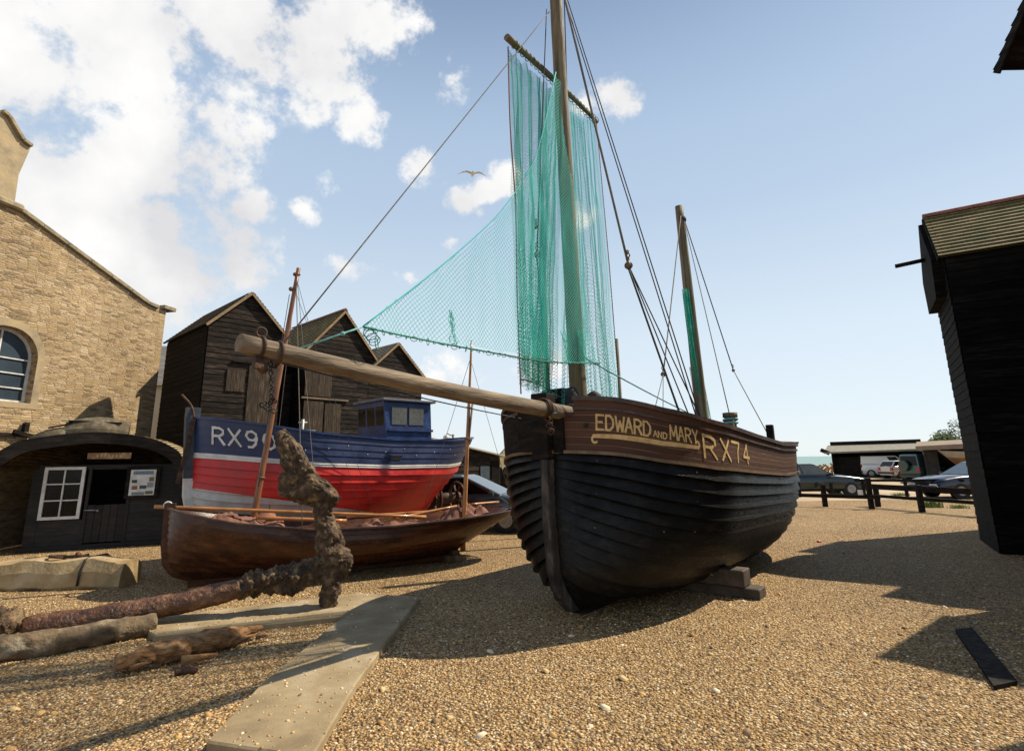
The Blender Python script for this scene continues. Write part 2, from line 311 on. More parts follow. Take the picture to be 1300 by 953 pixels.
# ------------------------------------------------------------------ ground, sea
def gravel_mat():
    m, nt, bs = newmat('golden shingle'); g = N(nt); co = g('TexCoord').outputs['Object']
    cols = [(.12, .066, .028), (.31, .175, .066), (.48, .3, .12), (.38, .22, .08), (.58, .39, .18), (.24, .15, .072), (.66, .52, .31)]
    def layer(sc, rnd):
        v = g('TexVoronoi', {'Vector': co, 'Scale': sc, 'Randomness': 1}); sp = g('SeparateColor', {0: v.outputs['Color']}); k = len(cols)
        return v, ramp(g, sp.outputs[rnd], [(i / k, c) for i, c in enumerate(cols)], 'CONSTANT')
    v1, c1 = layer(40, 0); v2, c2 = layer(66, 1)
    nz = g('TexNoise', {'Vector': co, 'Scale': 20, 'Detail': 2}); f = g('MapRange', {'Value': nz.outputs[0], 'From Min': .45, 'From Max': .55})
    cm = g('MixRGB', {'Fac': f.outputs[0], 'Color1': c1, 'Color2': c2})
    big = g('TexNoise', {'Vector': co, 'Scale': .5, 'Detail': 5, 'Roughness': .6}); bm_ = g('MapRange', {'Value': big.outputs[0], 'From Min': .3, 'From Max': .7, 'To Min': .82, 'To Max': 1.15})
    gap = g('MapRange', {'Value': v1.outputs['Distance'], 'From Min': .35, 'From Max': .75, 'To Min': 1, 'To Max': .58})
    ml = g('Math', {0: bm_.outputs[0], 1: gap.outputs[0]}, operation='MULTIPLY')
    sc = g('VectorMath', {0: cm.outputs[0], 3: ml.outputs[0]}, operation='SCALE')
    nt.links.new(sc.outputs[0], bs.inputs['Base Color']); bs.inputs['Roughness'].default_value = .8; bs.inputs['Specular IOR Level'].default_value = .3
    inv = g('Math', {0: 1, 1: v1.outputs['Distance']}, operation='SUBTRACT'); bp = g('Bump', {'Height': inv.outputs[0], 'Strength': 1, 'Distance': .03}); nt.links.new(bp.outputs[0], bs.inputs['Normal'])
    return m
M['gravel'] = gravel_mat()
def pebble_mat():
    m, nt, bs = newmat('loose pebbles'); g = N(nt); geo = g('NewGeometry')
    cols = [(.17, .09, .035), (.38, .21, .075), (.56, .34, .13), (.45, .26, .095), (.65, .44, .2), (.29, .18, .085), (.74, .6, .4), (.5, .31, .11), (.33, .24, .15)]
    k = len(cols); cr = ramp(g, geo.outputs['Random Per Island'], [(i / k, c) for i, c in enumerate(cols)], 'CONSTANT')
    nt.links.new(cr, bs.inputs['Base Color']); bs.inputs['Roughness'].default_value = .65; bs.inputs['Specular IOR Level'].default_value = .35
    return m
M['pebbles'] = pebble_mat()
M['sandtrack'] = pmat('pale sandy track', (.4, .3, .19), (.28, .2, .12), .95, 1.2, (.4, 1, 1), .4, .01, c3=(.47, .37, .25), fine=25)
def sea_mat():
    m, nt, bs = newmat('sea water'); g = N(nt); co = g('TexCoord').outputs['Object']
    mp = g('Mapping', {'Vector': co, 'Scale': (.02, .1, 1)}); nz = g('TexNoise', {'Vector': mp.outputs[0], 'Scale': 3, 'Detail': 8})
    cr = ramp(g, nz.outputs[0], [(.3, (.1, .2, .17)), (.7, (.2, .33, .29))]); nt.links.new(cr, bs.inputs['Base Color']); bs.inputs['Roughness'].default_value = .35
    bp = g('Bump', {'Height': nz.outputs[0], 'Strength': .6, 'Distance': .5}); nt.links.new(bp.outputs[0], bs.inputs['Normal'])
    return m
M['sea'] = sea_mat()
mb = MB()
xs = [-3000, -400, -120, -60, 60, 200, 900, 3000]
ys = [-80, -20, 20, 60, 105]
vs_ = [(x, y, 0) for y in ys for x in xs] + [(x, 125, -2.2) for x in xs]
nx = len(xs)
mb.add(vs_, [(j * nx + i, j * nx + i + 1, (j + 1) * nx + i + 1, (j + 1) * nx + i) for j in range(len(ys)) for i in range(nx - 1)])
tag(mb.build('ground', M['gravel']), kind='structure')
tag(MB().add([(-9000, 106, -1.3), (9000, 106, -1.3), (9000, 12000, -1.3), (-9000, 12000, -1.3)], [(0, 1, 2, 3)]).build('sea', M['sea']), kind='structure')
# sandy track where the cars stand: one sheet 4 mm up with a wandering edge
pts = []
for i in range(60):
    x = -14 + i * 1.6; pts.append((x, 22.3 + .5 * noise.noise(Vector((x * .4, 1, 0))), .004))
far = [(x, 100, .004) for (x, y, z) in pts]
tag(MB().add(pts + far, [(i, i + 1, 60 + i + 1, 60 + i) for i in range(59)]).build('track', M['sandtrack']), kind='structure')
# paving strips
def slab(name, quad_px, h, label, ztop):
    q = [at_z(px, py, ztop) for px, py in quad_px]
    mb = MB(); n = len(q); vs = [Vector((p.x, p.y, ztop)) for p in q] + [Vector((p.x, p.y, -.05)) for p in q]
    mb.add(vs, [tuple(range(n)), tuple(reversed(range(n, 2 * n)))] + [(i, (i + 1) % n, (i + 1) % n + n, i + n) for i in range(n)])
    o = mb.build(name, M['concrete'], bevel=.012); tag(o, kind='structure'); return q
PAVE = [slab('path', [(533, 757), (455, 752), (170, 786), (196, 806), (436, 781), (330, 868), (262, 940), (396, 960), (452, 866)], .1, '', .06)]
# loose pebbles lying on the shingle in front
def inside(p, poly):
    c = False; j = len(poly) - 1
    for i in range(len(poly)):
        if (poly[i].y > p[1]) != (poly[j].y > p[1]) and p[0] < (poly[j].x - poly[i].x) * (p[1] - poly[i].y) / (poly[j].y - poly[i].y) + poly[i].x: c = not c
        j = i
    return c
def pebbles(n, rmin, rmax, near, far, name):
    base = np.array([(1, 0, 0), (-1, 0, 0), (0, 1, 0), (0, -1, 0), (0, 0, 1), (.62, .62, .5), (-.62, .62, .5), (.62, -.62, .5), (-.62, -.62, .5)], float)
    F = [(0, 5, 7), (5, 4, 7), (5, 0, 2), (5, 2, 6), (5, 6, 4), (6, 2, 1), (6, 1, 8), (6, 8, 4), (8, 1, 3), (8, 3, 7), (8, 7, 4), (7, 3, 0)]
    pos = []
    while len(pos) < n:
        y = near + (far - near) * rng.random() ** 1.5; x = (rng.random() * 2 - 1) * (y * 1.02 + .8)
        if rng.random() < .16 or not any(inside((x, y), q) for q in PAVE): pos.append((x, y, .06 if any(inside((x, y), q) for q in PAVE) else 0))
    pos = np.array(pos); V = np.repeat(base[None], n, 0) * (1 + .25 * (rng.random((n, 9, 1)) - .5))
    r = rmin + (rmax - rmin) * rng.random(n) ** 2.5
    sc = np.stack([r, r * (.6 + .4 * rng.random(n)), r * (.45 + .3 * rng.random(n))], 1); V = V * sc[:, None, :]
    a = rng.random(n) * 2 * PI; ca, sa = np.cos(a)[:, None], np.sin(a)[:, None]; x = V[..., 0] * ca - V[..., 1] * sa; y = V[..., 0] * sa + V[..., 1] * ca
    tz = (rng.random(n) - .5)[:, None] * .9; z = V[..., 2] + x * tz
    V = np.stack([x, y, z], 2) + pos[:, None, :]
    me = bpy.data.meshes.new(name); FF = np.array(F)[None] + np.arange(n)[:, None, None] * 9; FF = FF.reshape(-1, 3)
    me.vertices.add(n * 9); me.vertices.foreach_set('co', V.reshape(-1).astype(np.float32)); me.loops.add(len(FF) * 3); me.loops.foreach_set('vertex_index', FF.reshape(-1).astype(np.int32))
    me.polygons.add(len(FF)); me.polygons.foreach_set('loop_start', np.arange(0, len(FF) * 3, 3, dtype=np.int32)); me.update(calc_edges=True)
    me.materials.append(M['pebbles']); o = bpy.data.objects.new(name, me); col.objects.link(o)
    return tag(o, 'small rounded golden brown pebbles scattered thickly over the ground', 'pebbles', kind='stuff')
pebbles(100000, .0055, .0165, 2.9, 14, 'shingle')
pebbles(260, .028, .05, 2.9, 13, 'larger_stones')['label'] = 'larger rounded stones scattered thinly over the shingle'
# ------------------------------------------------------------------ hulls
class Hull:
    def __init__(s, L, B, lb, ls, zs, zk=lambda x: 0.0, x0=lambda q: 0.0, xe=lambda q: 0.0, p=2.4, q=.6, qn=.5, pb=1.0, ps=1.0, tw=0.0, A1=.36, A2=.66, lowv=.5):
        s.__dict__.update(locals()); del s.__dict__['s']
    def P(s, a, zn, side=-1, off=0.0):
        v = s._p(a, zn, side)
        if off:
            e = 2e-3; a1 = min(max(a, 3e-3), 1 - 3e-3); z1 = min(max(zn, 4e-3), 1 - 4e-3)
            da = s._p(a1 + e, z1, side) - s._p(a1 - e, z1, side); dz = s._p(a1, z1 + e, side) - s._p(a1, z1 - e, side)
            n = da.cross(dz).normalized() * (1 if side < 0 else -1)
            if n.y * side < 0 and abs(n.y) > .05: n = -n
            v = v + n * off
        return v
    def _p(s, a, zn, side):
        a = min(max(a, 0), 1); zn = max(zn, 0)
        z_ = min(zn, 1); x0 = s.x0(z_); x1 = s.L + s.xe(z_); lb = lerp(s.lb[0], s.lb[1], z_); ls = lerp(s.ls[0], s.ls[1], z_)
        if a < s.A1:
            f = a / s.A1 * PI / 2; x = x0 + lb * (1 - math.cos(f)); m = math.sin(f) ** (s.pb + s.lowv * (1 - z_))
        elif a > s.A2:
            f = (1 - a) / (1 - s.A2) * PI / 2; x = x1 - ls * (1 - math.cos(f)); m = s.tw * z_ ** .5 + (1 - s.tw * z_ ** .5) * math.sin(f) ** (s.ps + s.lowv * (1 - z_))
        else:
            t = (a - s.A1) / (s.A2 - s.A1); x = lerp(x0 + lb, x1 - ls, t); m = 1
        F = (1 - (1 - z_) ** s.p) ** (s.q + s.qn * (1 - m))
        zk = s.zk(x / s.L); zs = s.zs(x / s.L)
        return Vector((x, side * s.B * F * m, zk + (zs - zk) * zn))
    def As(s, n, a0=0, a1=1): return [lerp(a0, a1, i / n) for i in range(n + 1)]
    def strakes(s, mb, levels, lap, na=72, a0=0, a1=1, sides=(-1, 1), subs=2, v0=0, sweep=0):
        As = s.As(na, a0, a1); top = levels[-1]
        def LV(a, z):  # lower strakes sweep upwards towards bow and stern
            w = max(0, 1 - a / s.A1) ** 1.3 * sweep + max(0, (a - s.A2) / (1 - s.A2)) ** 1.3 * sweep * .5
            return top * (max(z, 0) / top) ** (1 - w) if z > 0 else 0
        for side in sides:
            for k in range(len(levels) - 1):
                z0, z1 = levels[k], levels[k + 1]; rows = []; uvs = []
                for j in range(subs + 1):
                    t = j / subs; zz = lerp(z0, z1, t); of = lap * (1 - t) - (.3 * lap * t if lap > .02 else 0)
                    rows.append([s.P(a, LV(a, zz), side, of * min(1, .12 + a / .07, .3 + (1 - a) / .15)) for a in As]); uvs.append([(s.P(a, zz, side).x, v0 + k + t) for a in As])
                n = len(As)
                if lap > 0: rows = [[s.P(a, LV(a, z0), side, -.3 * lap * min(1, a / .07)) for a in As]] + rows; uvs = [uvs[0]] + uvs
                m = len(rows)
                fs = [(j * n + i, j * n + i + 1, (j + 1) * n + i + 1, (j + 1) * n + i) for j in range(m - 1) for i in range(n - 1)]
                if lap > 0:  # lip must not share smooth normals with the plank
                    lip = fs[:n - 1]; fs = fs[n - 1:]
                    mb.add(rows[0] + rows[1], [(i, i + 1, n + i + 1, n + i) for i in range(n - 1)], uvs[0] + uvs[1], False)
                    rows = rows[1:]; uvs = uvs[1:]; m = len(rows)
                    fs = [(j * n + i, j * n + i + 1, (j + 1) * n + i + 1, (j + 1) * n + i) for j in range(m - 1) for i in range(n - 1)]
                mb.add([p for r in rows for p in r], fs, [u for r in uvs for u in r], True)
        return mb
    def rail(s, mb, zn, o_out, o_in, h, a0=0, a1=1, na=72, sides=(-1, 1), dz=0):
        As = s.As(na, a0, a1)
        for side in sides:
            vs = []
            for a in As:
                p0 = s.P(a, zn, side, o_out); p1 = s.P(a, zn, side, -o_in)
                p1.z = p0.z = s.P(a, zn, side).z + dz
                if p1.y * side < .01: p1.y = .01 * side
                vs += [p0, p1, p1 + Vector((0, 0, h)), p0 + Vector((0, 0, h))]
            n = len(As); fs = [(4 * i + k, 4 * i + (k + 1) % 4, 4 * i + 4 + (k + 1) % 4, 4 * i + 4 + k) for i in range(n - 1) for k in range(4)]
            fs += [(0, 1, 2, 3), tuple(4 * (n - 1) + k for k in (3, 2, 1, 0))]
            mb.add(vs, fs, None, False)
        return mb
    def inner(s, mb, zt, zb, off, na=60, a0=0, a1=1):
        As = s.As(na, a0, a1)
        for side in (-1, 1):
            r0 = [s.P(a, zt, side, -off) for a in As]; r1 = [s.P(a, zb, side, -off) for a in As]
            for r in (r0, r1):
                for p in r:
                    if p.y * side < 0: p.y = 0
            n = len(As); mb.add(r0 + r1, [(i, i + 1, n + i + 1, n + i) for i in range(n - 1)], None, True)
        return mb
    def deck(s, mb, zn, off, na=60, dz=0):
        As = s.As(na); a = []; b = []
        for t in As:
            p = s.P(t, zn, -1, -off); q = s.P(t, zn, 1, -off)
            if p.y > 0: p.y = 0
            if q.y < 0: q.y = 0
            a.append(p + Vector((0, 0, dz))); b.append(q + Vector((0, 0, dz)))
        n = len(As); return mb.add(a + b, [(i, i + 1, n + i + 1, n + i) for i in range(n - 1)], [(p.x, p.y) for p in a + b])
    def stem(s, mb, z0, z1, fwd, w, back=.08, n=24, bow=True):
        vs = []
        for i in range(n + 1):
            q = lerp(z0, z1, i / n); p = s.P(0 if bow else 1, q, -1); p.y = 0; sg = -1 if bow else 1
            for (dx, dy) in ((sg * fwd, -w * .4), (sg * fwd, w * .4), (-sg * back, w / 2), (-sg * back, -w / 2)): vs.append(p + Vector((dx, dy, 0)))
        fs = [(4 * i + k, 4 * i + (k + 1) % 4, 4 * i + 4 + (k + 1) % 4, 4 * i + 4 + k) for i in range(n) for k in range(4)] + [(0, 1, 2, 3), tuple(4 * n + k for k in (3, 2, 1, 0))]
        return mb.add(vs, fs)
# stroke letters on a 1 x 1 box
GL = {'E': [[(0, 0), (0, 1)], [(0, 1), (.8, 1)], [(0, .52), (.65, .52)], [(0, 0), (.85, 0)]],
      'D': [[(0, 0), (0, 1)], [(0, 1), (.45, 1), (.8, .75), (.85, .5), (.8, .25), (.45, 0), (0, 0)]],
      'W': [[(0, 1), (.22, 0), (.5, .7), (.78, 0), (1, 1)]],
      'A': [[(0, 0), (.42, 1), (.85, 0)], [(.17, .36), (.68, .36)]],
      'R': [[(0, 0), (0, 1)], [(0, 1), (.5, 1), (.78, .87), (.78, .66), (.5, .5), (0, .5)], [(.4, .5), (.85, 0)]],
      'N': [[(0, 0), (0, 1), (.75, 0), (.75, 1)]],
      'M': [[(0, 0), (.08, 1), (.47, .25), (.88, 1), (.95, 0)]],
      'Y': [[(0, 1), (.42, .5), (.85, 1)], [(.42, .5), (.42, 0)]],
      'X': [[(0, 0), (.8, 1)], [(0, 1), (.8, 0)]],
      '7': [[(-.1, 1), (.85, 1)], [(.85, 1), (.55, .5), (.45, 0)]],
      '4': [[(.6, 0), (.6, 1), (0, .33), (.85, .33)]],
      '9': [[(.72, .62), (.5, .45), (.2, .47), (.03, .7), (.15, .95), (.45, 1.02), (.7, .88), (.74, .6), (.62, .22), (.4, 0), (.15, .0)]],
      '0': [[(.4, 1.02), (.12, .85), (0, .5), (.12, .15), (.4, -.02), (.68, .15), (.8, .5), (.68, .85), (.4, 1.02)]]}
def letters(mb, text, surf, x0, x1, y0, y1, th, gap=.28, k0=0):
    """surf(x, y, lift) -> point; x,y in metres on the surface; ribbons of thickness th"""
    widths = [.85 if c != ' ' else .35 for c in text]; tot = sum(widths) + gap * (len(text) - 1); u = (x1 - x0) / tot; x = x0; k = k0
    for c, wd in zip(text, widths):
        for st in GL.get(c, []):
            P2 = [(x + px * u * wd / .85, y0 + py * (y1 - y0)) for px, py in st]; k += 1
            for i in range(len(P2) - 1):
                ax, ay = P2[i]; bx, by = P2[i + 1]; L = math.hypot(bx - ax, by - ay) + 1e-9; dx, dy = (bx - ax) / L, (by - ay) / L; e = th * .35; n = max(2, int(L / .03))
                vs = []
                for j in range(n + 1):
                    t = -e + (L + 2 * e) * j / n; cx, cy = ax + dx * t, ay + dy * t
                    wv = th / 2 * (1 + .12 * math.sin(cx * 37 + cy * 51))
                    for sg in (-1, 1): vs.append(surf(cx - dy * wv * sg, cy + dx * wv * sg, .004 + .0006 * ((k * 3 + i) % 9)))
                mb.add(vs, [(2 * j, 2 * j + 1, 2 * j + 3, 2 * j + 2) for j in range(n)])
        x += (wd + gap) * u
    return mb
def carvel_mat():
    m, nt, bs = newmat('red brown bulwark planks'); g = N(nt); uv = g('TexCoord').outputs['UV']; sx = g('SeparateXYZ', {0: uv})
    fr = g('Math', {0: sx.outputs['Y']}, operation='FRACT'); fl = g('Math', {0: sx.outputs['Y']}, operation='FLOOR')
    d0 = g('Math', {0: fr.outputs[0], 1: .5}, operation='SUBTRACT'); d1 = g('Math', {0: d0.outputs[0]}, operation='ABSOLUTE')
    nzl = g('TexNoise', {'Vector': uv, 'Scale': 3.5, 'Detail': 5}); thr = g('MapRange', {'Value': nzl.outputs[0], 'From Min': .35, 'From Max': .65, 'To Min': .492, 'To Max': .465})
    ln = g('Math', {0: d1.outputs[0], 1: thr.outputs[0]}, operation='GREATER_THAN')
    mp = g('Mapping', {'Vector': uv, 'Scale': (1.2, 9, 1)}); nz = g('TexNoise', {'Vector': mp.outputs[0], 'Scale': 3, 'Detail': 8, 'Roughness': .65})
    wn = g('TexWhiteNoise', {'W': fl.outputs[0]}, noise_dimensions='1D'); k = g('MapRange', {'Value': wn.outputs[0], 'To Min': .75, 'To Max': 1.2})
    base = ramp(g, nz.outputs[0], [(.3, (.045, .02, .012)), (.52, (.085, .036, .02)), (.72, (.15, .072, .042))]); b2 = g('VectorMath', {0: base, 3: k.outputs[0]}, operation='SCALE')
    mx = g('MixRGB', {'Fac': ln.outputs[0], 'Color1': b2.outputs[0], 'Color2': (.28, .19, .12, 1)}); nt.links.new(mx.outputs[0], bs.inputs['Base Color']); bs.inputs['Roughness'].default_value = .6; bs.inputs['Specular IOR Level'].default_value = .3
    hh = g('Math', {0: nz.outputs[0], 1: ln.outputs[0]}, operation='SUBTRACT'); bp = g('Bump', {'Height': hh.outputs[0], 'Strength': .6, 'Distance': .006}); nt.links.new(bp.outputs[0], bs.inputs['Normal'])
    return m
M['carvel'] = carvel_mat()
def hullpaint(name, upper, lower, plane, rough=.4, worn=None):
    """two-colour boot paint split along a level line; plane = (kx, z0): colour changes at z = z0 + kx*x (boat coordinates)"""
    m, nt, bs = newmat(name); g = N(nt); co = g('TexCoord').outputs['Object']; sx = g('SeparateXYZ', {0: co})
    nz = g('TexNoise', {'Vector': co, 'Scale': 3, 'Detail': 8, 'Roughness': .65}); nf = g('TexNoise', {'Vector': co, 'Scale': 22, 'Detail': 3})
    def tone(c): return ramp(g, nz.outputs[0], [(.3, tuple(x * .62 for x in c)), (.55, c), (.75, tuple(min(x * 1.25, .9) for x in c))])
    cu = tone(upper)
    if lower:
        zz = g('Math', {0: sx.outputs['X'], 1: plane[0], 2: plane[1]}, operation='MULTIPLY_ADD'); df = g('Math', {0: zz.outputs[0], 1: sx.outputs['Z']}, operation='SUBTRACT')
        n_ = g('MapRange', {'Value': nf.outputs[0], 'To Min': -.01, 'To Max': .01}); d2 = g('Math', {0: df.outputs[0], 1: n_.outputs[0]}, operation='ADD'); st = g('Math', {0: d2.outputs[0], 1: 0}, operation='GREATER_THAN')
        cu = g('MixRGB', {'Fac': st.outputs[0], 'Color1': cu, 'Color2': tone(lower)}).outputs[0]
    if worn:
        mp2 = g('Mapping', {'Vector': co, 'Scale': (1.5, 6, 6)}); nw = g('TexNoise', {'Vector': mp2.outputs[0], 'Scale': 5, 'Detail': 10, 'Roughness': .75}); fw = g('MapRange', {'Value': nw.outputs[0], 'From Min': .66, 'From Max': .7})
        cu = g('MixRGB', {'Fac': fw.outputs[0], 'Color1': cu, 'Color2': c4(worn)}).outputs[0]
    nt.links.new(cu, bs.inputs['Base Color'])
    rr = g('MapRange', {'Value': nz.outputs[0], 'From Min': .3, 'From Max': .7, 'To Min': rough - .12, 'To Max': rough + .15}); nt.links.new(rr.outputs[0], bs.inputs['Roughness'])
    bp = g('Bump', {'Height': nf.outputs[0], 'Strength': .35, 'Distance': .006}); nt.links.new(bp.outputs[0], bs.inputs['Normal'])
    return m
def arc_surface(H, a_lo, a_hi, zn_of_y, side=-1, N_=300, znr=.88):
    """returns surf(x,y,lift) with x = arc length from a_lo"""
    As = [lerp(a_lo, a_hi, i / N_) for i in range(N_ + 1)]; Ls = [0]; pp = H.P(As[0], znr, side)
    for a in As[1:]: q = H.P(a, znr, side); Ls.append(Ls[-1] + (q - pp).length); pp = q
    def surf(x, y, lift): return H.P(float(np.interp(x, Ls, As)), zn_of_y(y), side, lift)
    return surf, As, Ls

# ================================================================== the big lugger
BO = Vector((.40, 6.38, 0)); BD = Vector((.62, .79, 0)).normalized(); BRZ = math.atan2(BD.y, BD.x)
BX = Matrix.Translation(BO) @ Matrix.Rotation(BRZ, 4, 'Z'); BI = BX.inverted()
lug = empty('fishing_boat', BO, BRZ, 'large clinker fishing boat with tarred black hull, brown bulwarks and long bowsprit, standing on shingle', 'boat')
zs1 = lambda t: interp(t, [0, .03, .08, .18, .4, .6, .85, 1.05], [2.36, 2.31, 2.2, 2.08, 1.96, 1.87, 1.88, 1.98])
H1 = Hull(7.35, 1.46, (2.1, 1.8), (2.6, 2.35), zs1, zk=lambda t: .06, x0=lambda q: interp(q, [0, .08, .2, .45, 1], [.42, .2, .08, .02, 0]), xe=lambda q: interp(q, [0, .4, 1], [-.5, -.2, 0]), p=3.4, q=.42, qn=.25, pb=.85, ps=.9, lowv=.2)
ZB = .755
th = [i / 12 for i in range(13)]
lv = [ZB * (.62 * t + .38 * (1 - math.cos(t * PI / 2))) for t in th]
lv = lv[:-1] + [ZB]
mb = H1.strakes(MB(), lv, .05, na=90, sweep=.55); mb.build('hull', M['black_hull'], lug)
A_STEP = .04
tl = [lerp(ZB, 1, i / 7) for i in range(8)]
mb = H1.strakes(MB(), tl[:6], 0.0, a0=0, v0=0); H1.strakes(mb, tl[5:], 0.0, a0=A_STEP, v0=5); mb.build('bulwark', M['carvel'], lug)
mb = MB(); H1.inner(mb, 1, .72, .07, a0=A_STEP); H1.deck(mb, .74, .05); mb.build('deck', M['black_shade'], lug)
mb = MB(); H1.rail(mb, 1, .035, .11, .05, a0=A_STEP); H1.rail(mb, .955, .022, .03, .03, a0=A_STEP); H1.rail(mb, tl[5], .02, .1, .03, a0=0, a1=A_STEP, na=10); mb.build('rail', M['rail_wood'], lug)
mb = MB(); H1.rail(mb, ZB, .04, .02, .035, dz=-.02); mb.build('rubbing_strip', M['trim'], lug)
mb = MB(); H1.strakes(mb, [ZB + .01, .88, 1.0], 0.0, a0=.02, a1=.22, sides=(1,)); sh_ = MB(); sh_.add([v + Vector((0, .02, 0)) for v in map(Vector, mb.v)], mb.f); sh_.build('bow_sheathing', M['black_shade'], lug)
mb = MB(); H1.stem(mb, 0, .92, .12, .115); mb.build('stem_post', M['stem'], lug)
mb = MB(); H1.stem(mb, -.02, .93, .08, .12, bow=False); mb.build('stern_post', M['black_shade'], lug)
mb = MB(); mb.box((3.6, 0, .04), (6.2, .16, .12)); mb.build('keel', M['black_shade'], lug)
# dark timber knightheads and bitts round the bowsprit heel
L_ = lambda p: BI @ Vector(p)
mb = MB(); mb.box((.02, .24, 2.1), (.2, .3, .6)); mb.box((-.02, .05, 2.08), (.2, .22, .75)); mb.box((.05, -.14, 1.98), (.16, .14, .42)); mb.build('knightheads', M['black_shade'], lug, bevel=.012)
mb = MB(); mb.box((.7, .3, 2.46), (.3, .36, .26)); mb.box((.7, .3, 2.0), (.22, .22, .9)); mb.build('bitts', M['black_shade'], lug, bevel=.02)
# hull fittings: nails, scupper port, hawse hole
mb = MB()
for i in range(15):
    for zz, nn in ((lerp(lv[-2], lv[-1], .5), 1), (lerp(lv[-4], lv[-3], .5), 2), (lerp(lv[-6], lv[-5], .4), 3)):
        a = .08 + i * .055 + .02 * ((i * nn * 7) % 3)
        if (i * nn) % 3 == 0: MB().ball(H1.P(a, zz, -1, .03), .011, 6).build('bolt_head', M['trim'], lug)
a_sc = .735
mb = MB(); vs = []
for (a, z) in ((a_sc - .012, ZB + .012), (a_sc + .012, ZB + .012), (a_sc + .012, ZB + .085), (a_sc - .012, ZB + .085)): vs += [H1.P(a, z, -1, .012), H1.P(a, z, -1, -.02)]
mb.add(vs, [(0, 2, 4, 6), (1, 3, 5, 7)] + [(0, 1, 3, 2), (2, 3, 5, 4), (4, 5, 7, 6), (6, 7, 1, 0)]); mb.build('scupper', M['iron_dark'], lug)
mb = MB(); q0 = H1.P(.062, .88, -1, .01); mb.tube([q0, H1.P(.062, .88, -1, .06)], .022, 8); mb.build('hawse_pipe', M['iron_dark'], lug)
# name lettering: find hull stations that carry the words
def a_at_px(px, zn, H=H1, X=BX, lo=.03, hi=.8):
    best = min((abs(proj(X @ H.P(lerp(lo, hi, i / 600), zn, -1))[0] - px), lerp(lo, hi, i / 600)) for i in range(601)); return best[1]
aE, aY, aR, a4 = a_at_px(757, .87), a_at_px(886, .87), a_at_px(893, .87), a_at_px(950, .87)
sf, As_, Ls_ = arc_surface(H1, 0.03, .8, lambda y: y, -1, znr=.87)
xa = lambda a: float(np.interp(a, As_, Ls_))
mb = MB()
def lettering(mb, text, a0, a1, y0, y1, th, **k):
    # y in zn units scaled to metres of the bulwark height (about 2.1 m per unit)
    K = 2.05; s2 = lambda x, y, l: sf(x, y / K, l); letters(mb, text, s2, xa(a0), xa(a1), y0 * K, y1 * K, th, **k)
e1 = aE + (aY - aE) * .58; e2 = aE + (aY - aE) * .60; e3 = aE + (aY - aE) * .735; e4 = aE + (aY - aE) * .765
aD, aA, aN, aM = a_at_px(826, .87), a_at_px(830, .87), a_at_px(846, .87), a_at_px(851, .87)
lettering(mb, 'EDWARD', aE, aD, .864, .932, .022)
lettering(mb, 'AND', aA, aN, .868, .897, .013)
lettering(mb, 'MARY', aM, aY, .87, .94, .021)
lettering(mb, 'RX74', aR, a4, .805, .925, .036, gap=.45)
K = 2.05
# scroll under the name: a tapering bar with curled ends
vs = []; x0, x1 = xa(a_at_px(752, .87)), xa(a_at_px(887, .87))
for i in range(61):
    t = i / 60; x = lerp(x0, x1, t); yc = .832 + .018 * t; hw = .009 + .003 * math.sin(t * PI)
    vs += [sf(x, yc - hw, .0035), sf(x, yc + hw, .0035)]
mb.add(vs, [(2 * i, 2 * i + 1, 2 * i + 3, 2 * i + 2) for i in range(60)])
for (xc, sg, yc) in ((x0, 1, .832), (x1, -1, .85)):
    vs = []
    for i in range(15):
        t = i / 14 * 4.2; r = .045 * (1 - t * .13); cx = xc + sg * (.03 - math.sin(t) * r) ; cy = yc - sg * (.02 - math.cos(t) * r / K * 1.0)
        for dr in (-.012, .012):
            rr = r + dr; vs.append(sf(xc + sg * (.03 - math.sin(t) * rr), yc - sg * (.018 - math.cos(t) * rr / K), .0055))
    mb.add(vs, [(2 * i, 2 * i + 1, 2 * i + 3, 2 * i + 2) for i in range(14)])
mb.build('name_lettering', M['letter'], lug)
# masts
def onpl(px, py): return at_pl(px, py, BO, Vector((-BD.y, BD.x, 0)))
def axis(u, h, v=0): return BX @ Vector((u, v, h))
def ax_u(px, h): # distance along the boat axis that projects to px at height h
    return min((abs(proj(axis(i * .01, h))[0] - px), i * .01) for i in range(-500, 900))[1]
uF = ax_u(736, 2.4); uF2 = ax_u(704, 8.6)
mb = MB(); mp_ = [Vector((lerp(uF, uF2, (h - 1.6) / 7), 0, h)) for h in np.linspace(1.6, 9.3, 26)]
mb.tube(mp_, list(np.linspace(.115, .085, 26)), 16, amp=.05, freq=2); fm = mb.build('fore_mast', M['mast'], lug)
mtop = mp_[-1]; mcap = Vector((uF2, 0, 8.62))
mb = MB(); mb.tube([mcap + Vector((0, 0, -.2)), mcap + Vector((0, 0, -.05)), mcap + Vector((0, 0, .05))], [.12, .13, .12], 12, amp=.3, freq=14); mb.ring(mcap + Vector((0, 0, -.1)), .12, .02); mb.ring(mcap + Vector((0, 0, -.22)), .115, .015)
mb.build('rope_collar', M['rope_dark'], fm)
mb = MB(); mb.tube(smoothpts([(uF - .17, .1, 2.3), (uF - .14, .08, 2.52), (uF + .02, .16, 2.5)]), .05, 8, amp=.4, freq=12); mb.ball((uF - .16, .02, 2.44), .11, amp=.4, freq=10, sc=(.8, .8, 1.2)); mb.ball((uF + .14, -.14, 2.44), .09, amp=.5, freq=14, sc=(1, 1, 1.2)); mb.build('cleat_rope', M['rope_dark'], fm)
mb = MB(); mb.ball((uF + .15, -.1, 2.36), .06, amp=.8, freq=22, sc=(1, 1, 1.3)); mb.build('rope_coil', M['rope_cyan'], fm)
uM = ax_u(893, 2.2); mzt = onpl(862, 262); mzl = L_(mzt)
